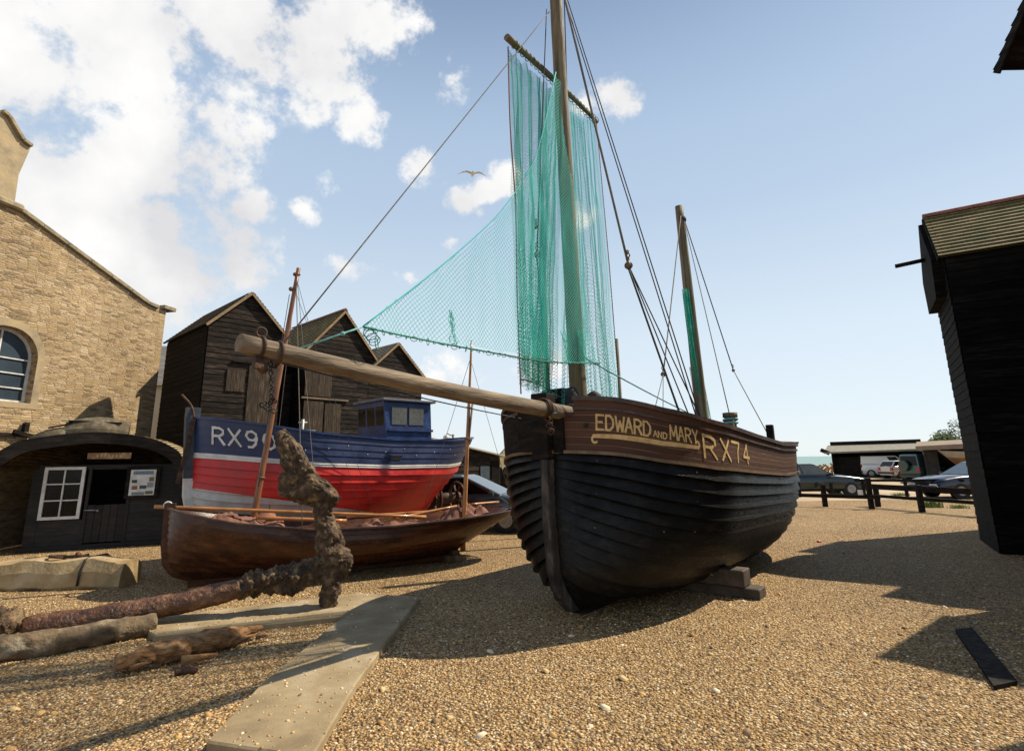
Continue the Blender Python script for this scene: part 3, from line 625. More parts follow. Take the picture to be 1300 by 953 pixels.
mb = MB(); zz = np.linspace(1.5, mzl.z, 18); mb.tube([(lerp(uM, mzl.x, (h - 2.2) / (mzl.z - 2.2)), 0, h) for h in zz], list(np.linspace(.125, .075, 18)), 14, amp=.05, freq=2); mz = mb.build('mizzen_mast', M['mast'], lug)
mb = MB(); mb.tube([(uM, 0, 2.0), (uM, 0, 2.2), (uM, 0, 2.32)], [.17, .2, .16], 12, amp=.4, freq=9); mb.build('rope_collar', M['rope_dark'], mz); MB().ball((mzl.x + .03, -.03, mzl.z - .28), .07, amp=.3).build('rope_knot', M['rope_dark'], mz)
# yard
offp = lambda px, py, v: at_pl(px, py, BX @ Vector((0, v, 0)), Vector((-BD.y, BD.x, 0)))
def ax_uv(px, h, v): return min((abs(proj(BX @ Vector((i * .01, v, h)))[0] - px), i * .01) for i in range(-500, 900))[1]
yl = offp(643, 47, .13); yr = offp(758, 155, .13); YL = L_(yl); YR = L_(yr); YL.y = YR.y = 0; zY = (YL.z + YR.z) / 2
mb = MB(); off = .13; mb.tube([Vector((lerp(YL.x, YR.x, i / 14), off, lerp(YL.z, YR.z, i / 14) + .03 * math.sin(i / 14 * PI))) for i in range(15)], list(np.linspace(.045, .032, 15)), 10, amp=.15, freq=5); yd = mb.build('yard', M['spar'], lug)
print('yard', YL, YR, 'mizzen', mzl, 'uF', uF, uF2, 'uM', uM)
# bowsprit
def bsp(px, h): # point on vertical plane of axis at px with height h
    u = ax_u(px, h); return Vector((u, 0, h))
bs0 = L_(onpl(296, 437)); bs1 = L_(onpl(714, 527)); bs0.y = -.08; bs1.y = -.16
nB = 24; mb = MB(); mb.tube([bs0.lerp(bs1, i / nB) + Vector((0, 0, -.03 * math.sin(i / nB * PI))) for i in range(nB + 1)], list(np.linspace(.062, .088, nB + 1)), 18, amp=.035, freq=3)
bw = mb.build('bowsprit', M['spar'], lug); bdir = (bs1 - bs0).normalized()
print('bowsprit', bs0, bs1)
mb = MB(); c = bs0 + bdir * .14; mb.ring(c, .068, .012, bdir, 20, 8); mb.ring(c + Vector((0, 0, .1)), .032, .009, Vector((.3, 1, 0)), 14, 6); c2 = bs0 + bdir * .26; mb.ring(c2 - Vector((0, 0, .02)), .082, .012, bdir, 20, 8)
mb.box(c - Vector((0, 0, .1)), (.07, .05, .09)); mb.ball(c - Vector((-.03, 0, .14)), .038, amp=.3, freq=20); mb.build('gammon_iron', M['iron'], bw)
mb = MB()
for k in range(9): mb.ring(c + bdir * .08 + Vector((.004 * k, 0, -.1 - .03 * k)), .015, .0045, (1, 0, 0) if k % 2 else (0, 1, 0), 10, 5)
for k in range(7): a = k * .9; mb.ring(c + bdir * .09 + Vector((.04 * math.cos(a), .03 * math.sin(a), -.34 - .012 * k)), .018, .005, (math.cos(a * 2), math.sin(a), .4), 10, 5)
mb.build('hanging_chain', M['iron_dark'], bw)
mb = MB()
for k in range(3): mb.ring(bs1 - bdir * (.62 - .03 * k), .098, .011, bdir, 18, 6)
cc = bs1 - bdir * .6
for k in range(5): mb.ring(cc + Vector((.03 * (k % 2), -.05 - .01 * k, -.12 - .035 * k)), .03, .009, (1, .3 * k, .2), 12, 6)
mb.build('gammoning', M['iron'], bw)
mb = MB()
for k in range(4): mb.ring(bs1 - bdir * (.02 + .022 * k), .1, .013, bdir, 18, 6)
mb.build('heel_lashing', M['rope_dark'], bw)
# bollards and stern posts
uP = L_(at_pl(933, 537, BX @ Vector((5.6, -1.0, 2)), Vector((-BD.y, BD.x, 0))))
mb = MB(); pb_ = H1.P(a_at_px(937, 1, lo=.2, hi=.9), 1, -1, -.08); mb.tube([pb_ + Vector((0, 0, -.2)), pb_ + Vector((0, 0, .2))], .075, 10, amp=.1); mb.tube([pb_ + Vector((0, 0, .19)), pb_ + Vector((0, 0, .25))], .095, 10, amp=.1); pbo = mb.build('bollard', M['mast'], lug)
mb = MB(); mb.ring(pb_ + Vector((0, 0, .12)), .085, .014); mb.ring(pb_ + Vector((0, 0, .16)), .085, .014, (.1, .1, 1)); mb.build('rope_turn', M['rope_cyan'], pbo)
p2 = H1.P(a_at_px(984, 1, lo=.3, hi=.99), 1, -1, -.05); mb = MB(); mb.box(p2 + Vector((0, 0, .1)), (.1, .1, .38)); mb.build('timber_head', M['black_shade'], lug, bevel=.01)
mb = MB()
H1.rail(mb, 1, .05, .22, .03, a0=.74, a1=1, dz=.05); mb.build('stern_capping', M['spar'], lug)
# standing rigging of the lugger: every rope its own part
def R3(name, a, b, r, mat, sg=0, n=8): return MB().tube(sag(a, b, sg, n), r, 5).build(name, mat, lug)
R3('forestay', L_(onpl(700, 12)), bs0 + bdir * .3 + Vector((0, 0, .06)), .006, M['rope'], .0)
top = mcap + Vector((0, -.1, -.12))
def sidept(px, py, w=.0): # point above the port rail, seen at px,py
    a = a_at_px(px, 1, lo=.05, hi=.99); return H1.P(a, 1, -1, -.02)
def planept(px, py, dist): return L_(at_pl(px, py, BX @ Vector((0, -dist, 0)), Vector((-BD.y, BD.x, 0))))
def along(a, b, t): return Vector(a).lerp(Vector(b), t)
ch1 = sidept(893, 540); ch2 = sidept(866, 530); ch3 = sidept(878, 535)
# main shroud with pulley
bk = planept(798, 337, .75)
R3('shroud', top, bk, .016, M['rope']); R3('shroud', top + Vector((.02, 0, .03)), ch1, .008, M['rope_dark']); R3('shroud', bk, ch1 + Vector((0, 0, .02)), .008, M['rope_dark']); R3('shroud', bk + Vector((.02, 0, -.02)), ch3, .008, M['rope_dark']); R3('shroud', bk + Vector((-.02, 0, -.02)), ch2, .013, M['rope_dark']); R3('shroud', top + Vector((-.02, .02, .03)), ch2 + Vector((.5, 0, 0)), .008, M['rope_dark'])
def pblock(c, r): 
    mb = MB(); mb.ball(c, r, 12, sc=(.75, .6, 1.1)); mb.ring(Vector(c), r * .8, r * .16, (1, .4, 0), 16, 6); mb.ring(Vector(c) + Vector((0, 0, r * 1.6)), r * .4, r * .14, (0, 1, 0), 12, 6); mb.ring(Vector(c) + Vector((0, 0, r * 2.4)), r * .45, r * .16, (1, 0, 0), 12, 6); mb.ring(Vector(c) + Vector((0, 0, r * 3.3)), r * .4, r * .14, (0, 1, 0), 12, 6); return mb.build('pulley_block', M['block'], lug)
pblock(bk, .055)
hb = planept(694, 320, -.05); hb.y = .2; R3('halyard', L_(onpl(694, 12)), hb, .008, M['rope_dark']); pblock(hb, .045); hb2 = hb + Vector((0, 0, .38)); pblock(hb2, .03)
R3('halyard', hb, Vector((uF - .35, .25, 2.5)), .007, M['rope_dark']); R3('halyard', hb + Vector((.02, .02, 0)), Vector((uF - .2, .3, 2.5)), .007, M['rope_dark'])
R3('topping_lift', L_(onpl(724, 0)) + Vector((0, .1, .4)), Vector((YR.x - .9, .12, zY)), .009, M['rope_dark']); 
# mizzen rigging
mt = Vector((mzl.x, -.05, mzl.z - .25)); ms1 = sidept(842, 525); blk = planept(842, 475, .8)
R3('stay', mt + Vector((-.08, 0, 0)), blk, .009, M['rope']); pblock(blk, .035); R3('stay', blk, sidept(832, 520), .005, M['rope']); R3('stay', blk, sidept(843, 522), .005, M['rope'])
blk2 = planept(931, 470, .7); R3('stay', mt + Vector((.08, 0, 0)), blk2, .01, M['rope_dark']); pblock(blk2, .03); R3('stay', blk2, p2 + Vector((0, 0, .05)), .008, M['rope']); R3('stay', mt + Vector((.06, 0, 0)), pb_ + Vector((0, 0, .2)), .007, M['rope']); 
R3('halyard', mt + Vector((-.1, .05, .1)), Vector((lerp(uM, mzl.x, .6), 0, lerp(2.2, mzl.z, .62)) ) + Vector((-.1, 0, 0)), .01, M['rope']); 
cp = Vector((lerp(uM, mzl.x, .6) - .12, 0, lerp(2.2, mzl.z, .6))); MB().tube([cp, cp + Vector((0, 0, -.22))], .035, 8).build('net_float', M['block'], lug)
# cyan ropes: bow to bowsprit, mast to mizzen to bollard
R3('cyan_rope', bs1 + Vector((.12, .1, .1)), bs1 - bdir * .55 + Vector((0, -.1, -.06)), .007, M['rope_cyan'])
R3('cyan_rope', Vector((uF, -.12, 2.95)), Vector((uM, -.15, 2.32)), .011, M['rope_cyan'], .03); R3('cyan_rope', Vector((uM, -.15, 2.32)), pb_ + Vector((0, 0, .12)), .011, M['rope_cyan'], .03)
R3('guard_rope', Vector((.3, .2, 2.5)), Vector((uF, 0, 2.42)), .006, M['rope']); 
R3('bobstay', bs0 + bdir * .3 + Vector((0, 0, -.08)), bs1 - bdir * .75 + Vector((0, .2, -.12)), .006, M['rope_dark'], .02)

# ------------------------------------------------------------------ nets (real knotted diamonds)
def build_edges(name, P, E, r, mat, parent=None):
    """P (n,3) points, E (m,2) edges -> thin three-sided twine"""
    P = np.asarray(P, float); E = np.asarray(E, int); A = P[E[:, 0]]; B = P[E[:, 1]]; d = B - A; L = np.linalg.norm(d, axis=1, keepdims=True); L[L < 1e-6] = 1; d /= L
    ref = np.where(np.abs(d[:, 2:3]) < .9, np.array([[0, 0, 1.]]), np.array([[1., 0, 0]])); u = np.cross(d, ref); u /= np.linalg.norm(u, axis=1, keepdims=True); v = np.cross(d, u); m = len(E)
    rad = np.full((m, 1), r) if not hasattr(r, '__len__') else np.asarray(r)[:, None]
    V = np.zeros((m, 6, 3))
    for k in range(3):
        a = 2 * PI * k / 3; o = (u * math.cos(a) + v * math.sin(a)) * rad; V[:, k] = A + o; V[:, 3 + k] = B + o
    Fq = np.array([(0, 1, 4, 3), (1, 2, 5, 4), (2, 0, 3, 5)])[None] + (np.arange(m) * 6)[:, None, None]; Fq = Fq.reshape(-1, 4)
    me = bpy.data.meshes.new(name); me.vertices.add(m * 6); me.vertices.foreach_set('co', V.reshape(-1).astype(np.float32)); me.loops.add(len(Fq) * 4); me.loops.foreach_set('vertex_index', Fq.reshape(-1).astype(np.int32))
    me.polygons.add(len(Fq)); me.polygons.foreach_set('loop_start', np.arange(0, len(Fq) * 4, 4, dtype=np.int32)); me.update(calc_edges=True); me.materials.append(mat)
    o = bpy.data.objects.new(name, me); col.objects.link(o)
    if parent is not None: o.parent = parent
    return o
def diamond_grid(nu, nv, f):
    P = {}; pts = []; E = []
    for j in range(nv + 1):
        for i in range(nu + 1):
            if (i + j) % 2 == 0: P[i, j] = len(pts); pts.append(tuple(f(i / nu, j / nv)))
    for (i, j), k in P.items():
        for di in (-1, 1):
            q = P.get((i + di, j + 1))
            if q is not None: E.append((k, q))
    return pts, E
# hanging curtain net below the yard
cn = empty('hanging_net', BO, BRZ, 'green fishing net hanging in gathered folds from the yard of the large black boat', 'net')
zb = 2.52
def curtain(u0, u1, b0, b1, nu, nv, seed, zb0, zb1, fold=.1, off=.16, name='netting', mat='net', r=.0021, slack=0):
    sg_ = np.linspace(0, 1, 400); dens = np.array([.12 + max(0, noise.noise(Vector((q * 7, seed * 3.1, 0))) + .12) ** 2 * 6 + .5 * max(0, noise.noise(Vector((q * 22, seed, 5)))) for q in sg_])
    cdf = np.concatenate([[0], np.cumsum(1 / (dens[1:] * 6 + .12))]); cdf = cdf / cdf[-1]
    def f(s, t):
        # uneven gathering: some strips bunch up, others hang open, and the bunches wander on the way down
        s1 = min(max(s + .02 * noise.noise(Vector((s * 4, t * 1.6, seed))) * math.sin(s * PI), 0), 1)
        s2 = lerp(s, float(np.interp(s1, sg_, cdf)), .35 + .65 * min(1, t * 2.5))
        u = lerp(lerp(u0, u1, s2), lerp(b0, b1, s2), t ** .9); zt = lerp(YL.z, YR.z, (u - YL.x) / (YR.x - YL.x)) - .04 - .05 * abs(math.sin(s * 24)); z = lerp(zt, lerp(zb0, zb1, s2) + .08 * math.sin(s * 17 + seed), t)
        y = off + fold * (math.sin(s * 34 + seed + t * 1.3) * .7 + .5 * math.sin(s * 77 + seed * 3)) * (.25 + .75 * t) + .03 * noise.noise(Vector((s * 6, t * 5, seed)))
        n1 = noise.noise(Vector((s * 9, t * 14, seed + 4)))
        return Vector((u + .02 * n1, y, z + .015 * noise.noise(Vector((s * 30, t * 40, seed)))))
    pts, E = diamond_grid(nu, nv, f); return build_edges(name, pts, E, r, M[mat], cn)
uL = YL.x + .12; uMs = lerp(YL.x, YR.x, .60)
uBL = ax_uv(664, 2.5, .18); uBm = ax_uv(712, 2.5, .16); uBr = ax_uv(790, 2.35, .12)
print('curtain', uL, uMs, YR.x, uBL, uBm, uBr)
curtain(uL, uMs, uBL, lerp(uBL, uBm, .75), 100, 210, 1.0, 2.62, 2.5, .09, .2, r=.0025)
curtain(uL + .2, uMs, lerp(uBL, uBm, .1), lerp(uBL, uBm, .6), 40, 150, 7.0, 2.6, 2.5, .05, .26, 'gathered_netting')
curtain(uMs - .05, YR.x - .05, lerp(uBL, uBm, .9), uBr, 76, 170, 3.0, 2.35, 2.3, .06, .14, 'netting', 'net_pale', .0019)
curtain(lerp(uMs, YR.x, .35), lerp(uMs, YR.x, .75), lerp(uBm, uBr, .55), lerp(uBm, uBr, .95), 26, 150, 5.0, 2.45, 2.4, .04, .25, 'gathered_netting')
lp = [Vector((uL, .2, YL.z - .03))] + [Vector((lerp(uL, uBL, t), .2 + .02 * math.sin(t * 9), lerp(YL.z, 2.45, t))) for t in (.25, .5, .75, 1)]
MB().tube(smoothpts(lp, 5), .009, 5).build('edge_rope', M['rope_brown'], cn)
MB().tube([(YR.x, .14, YR.z), (lerp(YR.x, uBr, .5) + .03, .14, 4.6), (uBr, .14, 2.3)], .007, 5).build('edge_rope', M['rope_brown'], cn)
MB().tube(smoothpts([(uBL, .2, 2.62), (lerp(uBL, uBm, .5), .22, 2.6), (uBm + .1, .2, 2.45)], 5), .008, 5).build('foot_rope', M['rope_brown'], cn)
mb = MB()
for i in range(22):
    t = (i + .5) / 22; p = Vector((lerp(YL.x + .12, YR.x, t), off, lerp(YL.z, YR.z, t))); mb.ring(p, .052, .006, Vector((1, .3 * math.sin(i), .2)), 10, 4)
mb.build('lacing', M['rope_green'], cn)
# jib net: diamond lattice cut to the triangle between bowsprit, yard and mast
jn = empty('jib_net', BO, BRZ, 'translucent turquoise fishing net spread as a triangle from bowsprit end up to the mast', 'net')
up_px = [(440, 420), (520, 360), (580, 311), (620, 272), (650, 230), (668, 192), (690, 100)]
lo_px = [(440, 420), (520, 436), (600, 450), (680, 462), (745, 463)]
UPc = [L_(onpl(*p)) for p in up_px]; LOc = [L_(onpl(*p)) for p in lo_px]
print('jib tack', UPc[0], 'clew', LOc[-1])
ux = [p.x for p in UPc]; uz = [p.z for p in UPc]; lx = [p.x for p in LOc]; lz = [p.z for p in LOc]
def upz(x): return float(np.interp(x, ux, uz))
def loz(x): return float(np.interp(x, lx, lz))
jr0, jr1 = L_(onpl(703, 150)), L_(onpl(744, 463))
def JR(x): return 99 if x < jr0.x - .02 else lerp(jr0.z, jr1.z, min(max((x - jr0.x) / (jr1.x - jr0.x), 0), 1))
cw, chh = .022, .025; P = {}; pts = []; E = []; x_lo, x_hi = ux[0], lx[-1]; nI = int((x_hi - x_lo) / cw); nJ = int((7.5 - 2.5) / chh)
for j in range(nJ):
    for i in range(nI):
        if (i + j) % 2: continue
        x = x_lo + i * cw; z = 2.5 + j * chh
        wx = x + .05 * noise.noise(Vector((x * 1.5, z * 1.2, 3))) + .018 * noise.noise(Vector((x * 7, z * 2, 8))); wz = z + .05 * noise.noise(Vector((x * 1.4, z * 1.6, 9))) - .05 * (x - x_lo) * 0
        hi = upz(wx) if wx < ux[-1] else upz(ux[-1]); hi = min(hi, JR(wx)); lo = loz(wx)
        if lo - .0 <= wz <= hi: P[i, j] = len(pts); pts.append((wx, -.2 + .06 * math.sin(x * 1.9 + .4) + .03 * noise.noise(Vector((x * 4, z * 2, 1))), wz))
for (i, j), k in P.items():
    for di in (-1, 1):
        q = P.get((i + di, j + 1))
        if q is not None: E.append((k, q))
build_edges('netting', pts, E, .0021, M['net_pale'], jn)
# bunched, torn gathers hanging in the jib net
for (sx_, sz_, ln_, sd) in ((.62, .0, .75, 1), (.28, .02, .3, 2), (.8, 0, .35, 4), (.9, .0, .4, 5)):
    x = lerp(x_lo, x_hi, sx_); z0_ = loz(x) + sz_
    f = lambda s, t: Vector((x + (s - .5) * .05 * (1 + 2 * math.sin(t * 4 + sd)) - .06 * t, -.18 + .02 * math.sin(s * 9 + t * 7), z0_ + ln_ * t + .03 * math.sin(s * 12)))
    pts2, E2 = diamond_grid(8, int(ln_ / .03), f); build_edges('gathered_netting', pts2, E2, .0022, M['net'], jn)
MB().tube(smoothpts([Vector((p.x, -.2, p.z)) for p in UPc], 6), .007, 5).build('head_rope', M['net_pale'], jn)
mb = MB(); mb.tube(smoothpts([Vector((p.x, -.2, p.z)) for p in LOc], 6), .009, 5)
for i in range(46):
    x = lerp(x_lo, x_hi, (i + .5) / 46); z = loz(x); mb.ring((x, -.2, z - .01), .022 + .008 * math.sin(i * 3.3), .0035, (math.sin(i * 2.2), .4, math.cos(i)), 8, 3)
for i in range(5): mb.ring(LOc[0] + Vector((.06 + .02 * i, -.2, -.03 - .02 * i)), .045, .004, (math.sin(i), 1, math.cos(i * 2)), 12, 4)
mb.build('foot_rope', M['rope_green'], jn)
tk = Vector((UPc[0].x, -.2, UPc[0].z)); e = bs0 + bdir * .42 + Vector((0, 0, .05)); mb = MB(); mb.tube([tk, tk.lerp(e, .35), e], .008, 6); mb.ball(tk.lerp(e, .33), .018, 8); mb.build('tack_rope', M['rope_cyan'], jn)
# small mizzen net
mn = empty('mizzen_net', BO, BRZ, 'narrow strip of green netting draped beside the aft mast of the large black boat', 'net')
zt_ = lerp(2.2, mzl.z, .6); xt_ = lerp(uM, mzl.x, .6) - .2
f = lambda s, t: Vector((lerp(xt_, ax_u(902, 2.3) - .02 - .1, t) + (s - .5) * lerp(.1, .3, t) + .02 * math.sin(s * 20 + t * 4), .05 + .04 * math.sin(s * 16 + t * 3), lerp(zt_, 2.25, t)))
axm = ax_u(900, 2.3) - .12
f = lambda s, t: Vector((lerp(xt_, axm, t) + (s - .5) * lerp(.22, .36, t) - .08 * math.sin(t * PI) + .02 * math.sin(s * 20 + t * 4), -.02 + .04 * math.sin(s * 16 + t * 3), lerp(zt_, 2.25, t)))
pts2, E2 = diamond_grid(44, 120, f); build_edges('netting', pts2, E2, .0034, M['net'], mn)
f = lambda s, t: Vector((lerp(uM - .05, uM + .02, t) + s * lerp(.02, .62, t), .12 + .03 * math.sin(s * 8), lerp(3.4, 2.55 + .1 * math.sin(s * 3), t)))
pts2, E2 = diamond_grid(20, 34, f); build_edges('netting', pts2, E2, .0017, M['net_pale'], mn)
# ================================================================== red, white and blue boat
RO = at_y(243, 560, 9.55); RO.z = .42; RE = at_y(590, 560, 13.6); RD = Vector((RE.x - RO.x, RE.y - RO.y, 0)); RL = RD.length; RD.normalize(); RRZ = math.atan2(RD.y, RD.x)
RX = Matrix.Translation(RO) @ Matrix.Rotation(RRZ, 4, 'Z'); RI = RX.inverted(); print('RX len', RL)
rx = empty('fishing_boat', RO, RRZ, 'red, white and navy blue fishing boat with small blue wheelhouse, behind the brown dinghy', 'boat')
hb_ = RI @ at_y(245, 532, 9.55); hs_ = RI @ at_y(588, 558, 13.6); print('RX sheer', hb_.z, hs_.z)
zsR = lambda t: interp(t, [0, .12, .3, .55, .8, 1], [hb_.z, hb_.z - .12, hb_.z - .27, hb_.z - .36, hs_.z - .1, hs_.z + .02])
H2 = Hull(RL - .05, 1.15, (2.6, 1.9), (2.4, 1.3), zsR, zk=lambda t: .1, x0=lambda q: interp(q, [0, .12, .35, 1], [.5, .2, .08, 0]), xe=lambda q: interp(q, [0, .3, .6, 1], [-1.3, -.8, -.35, 0]), p=3.2, q=.5, qn=.35, lowv=.3)
z_w0, z_w1 = .672, .716
M['rx_red'] = hullpaint('red and grey hull paint', (.55, .02, .014), (.5, .48, .46), (-.19, .93), .42, (.2, .03, .02))
M['rx_red_chip'] = M['rx_red']
lvR = [z_w0 * (.6 * t + .4 * (1 - math.cos(t * PI / 2))) for t in [i / 10 for i in range(11)]][:-1] + [z_w0]
H2.strakes(MB(), lvR, .036, sweep=.3).build('hull', M['rx_red'], rx)
mb = MB(); H2.strakes(mb, [z_w0, (z_w0 + z_w1) / 2 , z_w1], .016); mb.build('white_stripe', M['white_paint'], rx)
H2.strakes(MB(), [lerp(z_w1, 1, i / 4) for i in range(5)], .012).build('topside', hullpaint('navy topside paint', (.018, .033, .1), None, (0, 0), .45, (.14, .16, .22)), rx)
mb = MB(); H2.rail(mb, 1, .03, .07, .035); mb.build('rail', M['cab_blue'], rx)
mb = MB(); H2.inner(mb, 1, .78, .05); H2.deck(mb, .8, .04); mb.build('deck', pmat('grey deck paint', (.1, .11, .12), (.05, .05, .055)), rx)
mb = MB(); H2.stem(mb, .5, 1.1, .13, .16); mb.build('stem_post', pmat('blue grey stem paint', (.07, .09, .115), (.03, .035, .045), .6, 6, bump=.5), rx)
mb = MB(); H2.stem(mb, .0, .5, .12, .15); mb.build('stem_foot', M['white_paint'], rx)
mb = MB(); H2.stem(mb, .02, 1.0, .08, .1, bow=False); mb.box((RL * .45, 0, .06), (RL * .72, .14, .14)); mb.build('keel', M['rx_red'], rx)
mb = MB(); mb.bar((-.16, -.1, 1.0), (-.02, -.12, zsR(0) - .0), .035, .06); mb.tube(smoothpts([(-.02, -.12, zsR(0)), (-.07, -.05, zsR(0) + .22), (-.2, .1, zsR(0) + .42)]), .018, 6); mb.build('iron_strap', M['iron'], rx)
mb = MB(); sf, As_, Ls_ = arc_surface(H2, .005, .8, lambda y: y, -1, znr=.87); K2 = (hb_.z - .2)
a1_, a2_ = a_at_px(271, .88, H2, RX, .005, .6), a_at_px(350, .88, H2, RX, .005, .6)
s2 = lambda x, y, l: sf(x, y / K2, l + .014)
xa2 = lambda a: float(np.interp(a, As_, Ls_))
letters(mb, 'RX90', s2, xa2(a1_), xa2(a2_), .80 * K2, .935 * K2, .038, gap=.32); mb.build('registration_lettering', M['white_paint'], rx)
mb = MB(); vs = []; a_s = a_at_px(502, .8, H2, RX, .1, .99)
for (da, z) in ((-.02, .765), (.02, .765), (.02, .82), (-.02, .82)): vs += [H2.P(a_s + da, z, -1, .012), H2.P(a_s + da, z, -1, -.02)]
mb.add(vs, [(0, 2, 4, 6), (1, 3, 5, 7)] + [(0, 1, 3, 2), (2, 3, 5, 4), (4, 5, 7, 6), (6, 7, 1, 0)]); mb.build('scupper', M['iron_dark'], rx)
for i in range(12): MB().ball(H2.P(.3 + i * .05, .86 + .04 * (i % 3 - 1), -1, .012), .011, 6).build('bolt_head', M['white_paint'], rx)
# wheelhouse
wx0 = (RI @ at_y(478, 540, 12.2)).x - .2; zd = zsR(.6) - .25
def wedge(mb, x0, x1, y0, y1, z0, z1, ins=.05, fr=0):
    vs = [(x0, y0, z0), (x1, y0, z0), (x1, y1, z0), (x0, y1, z0), (x0 + ins - fr, y0 + ins, z1), (x1 - ins * .3, y0 + ins, z1), (x1 - ins * .3, y1 - ins, z1), (x0 + ins - fr, y1 - ins, z1)]
    return mb.add(vs, [(3, 2, 1, 0), (4, 5, 6, 7), (0, 1, 5, 4), (1, 2, 6, 5), (2, 3, 7, 6), (3, 0, 4, 7)])
wL, wW, zr_ = 1.1, .62, (RI @ at_y(540, 512, 12.2)).z
mb = MB(); wedge(mb, wx0, wx0 + wL, -wW, wW, zd, zr_, .06, .16); wh = mb.build('wheelhouse', M['cab_blue'], rx, bevel=.01)
mb = MB(); mb.box((wx0 + wL / 2 - .05, 0, zr_ + .02), (wL + .22, 2 * wW + .06, .05)); mb.build('roof', pmat('worn grey blue roof', (.16, .15, .14), (.06, .08, .12)), wh, bevel=.01)
mb = MB(); mb.box((wx0 + wL / 2, -wW - .005, zd + (zr_ - zd) * .45), (wL, .03, .05)); mb.build('trim', M['rx_blue'], wh)
for k in range(2):
    mb = MB(); cx = wx0 + .27 + .42 * k; mb.box((cx, -wW + .035, lerp(zd, zr_, .72)), (.36, .03, (zr_ - zd) * .34)); mb.build('window', M['glass_grey'], wh)
for k in range(3):
    mb = MB(); M4 = Matrix.Rotation(-.1, 3, 'Y'); mb.box((wx0 - .06, -.38 + .38 * k, lerp(zd, zr_, .72)), (.03, .32, (zr_ - zd) * .36), Matrix.Rotation(-.1, 3, 'Y')); mb.build('window', M['glass_dark'], wh)
mb = MB(); mb.box((RL * .3, -.3, zsR(.3) + .02), (.4, .3, .2)); mb.tube([(1.7, -.5, zsR(.25) - .3), (1.7, -.5, zsR(.25) + .26)], .028, 8); mb.tube([(1.62, -.5, zsR(.25) + .2), (1.78, -.5, zsR(.25) + .2)], .018, 8); mb.build('winch_post', pmat('galvanised fitting', (.4, .4, .39), (.25, .25, .25), .5, metal=.5), rx)
# trestle chocks under it
for i, (u, v) in enumerate(((1.4, -.55), (3.6, -.5), (1.4, .5), (3.6, .5))):
    p = RX @ Vector((u, v, 0)); mb = MB(); mb.bar((0, 0, 0), (0, 0, .78), .2, .16, (0, 1, 0)); mb.box((0, 0, .05), (.5, .3, .1)); o = mb.build('timber_prop', M['log']); o.location = (p.x, p.y, 0); o.rotation_euler = (0, 0, RRZ)
    tag(o, ['timber prop under the near side of the red hull towards its bow', 'timber prop under the near side of the red hull towards its stern', 'timber prop under the far side of the red hull towards its bow', 'timber prop under the far side of the red hull towards its stern'][i], 'timber prop', 'props under the red boat')

# ================================================================== brown clinker dinghy
DO = at_z(208, 742, .0); DO.y = 8.35; DO = at_y(204, 740, 8.35); DO.z = 0; DE = at_y(650, 645, 10.9); DD = Vector((DE.x - DO.x, DE.y - DO.y, 0)); DL = DD.length; DD.normalize(); DRZ = math.atan2(DD.y, DD.x)
DX = Matrix.Translation(DO) @ Matrix.Rotation(DRZ, 4, 'Z'); DI = DX.inverted()
zb_, zs_ = at_y(208, 646, 8.35).z, DE.z; print('dinghy', DL, zb_, zs_)
zmid = at_y(450, 667, 9.1).z
dg = empty('sailing_dinghy', DO, DRZ, 'long dark varnished dinghy with two thin masts and bundled sails, before the red boat', 'boat')
zsD = lambda t: interp(t, [0, .15, .35, .55, .8, 1], [zb_, lerp(zb_, zmid, .55), zmid + .01, zmid - .01, lerp(zmid, zs_, .55), zs_ + .01])
H3 = Hull(DL, .98, (2.7, 1.9), (2.6, 2.0), zsD, zk=lambda t: .08 + .0 * t, x0=lambda q: interp(q, [0, .1, .25, .5, 1], [.4, .16, .05, .01, 0]), xe=lambda q: interp(q, [0, .3, .65, 1], [-1.25, -.95, -.5, 0]), p=2.2, q=.6, qn=.5, tw=.12)
H3.strakes(MB(), [i / 9 for i in range(10)], .025, sweep=.25).build('hull', M['varnish_dark'], dg)
mb = MB(); H3.rail(mb, 1, .03, .04, .025); H3.rail(mb, .9, .018, .01, .012); mb.build('gunwale', M['rail_wood'], dg)
mb = MB(); H3.inner(mb, 1, .3, .02); H3.deck(mb, .32, .01); mb.build('inside_planking', M['varnish_dark'], dg)
mb = MB(); H3.stem(mb, 0, 1.08, .06, .09); H3.stem(mb, .3, 1.0, .04, .08, bow=False); mb.box((DL * .43, 0, .045), (DL * .74, .1, .09)); mb.build('keel', M['varnish_dark'], dg)
mb = MB(); 
for u in (.28, .45, .62, .8): 
    w_ = 2 * abs(H3.P(u, .82, -1, -.03).y); x = H3.P(u, .82, -1).x; mb.box((x, 0, zsD(x / DL) * .84), (.2, w_, .03))
mb.build('thwart', M['varnish'], dg)
mb = MB(); mb.ring((-.02, 0, zb_ + .05), .05, .012, (0, 1, 0)); mb.build('bow_ring', M['white_paint'], dg)
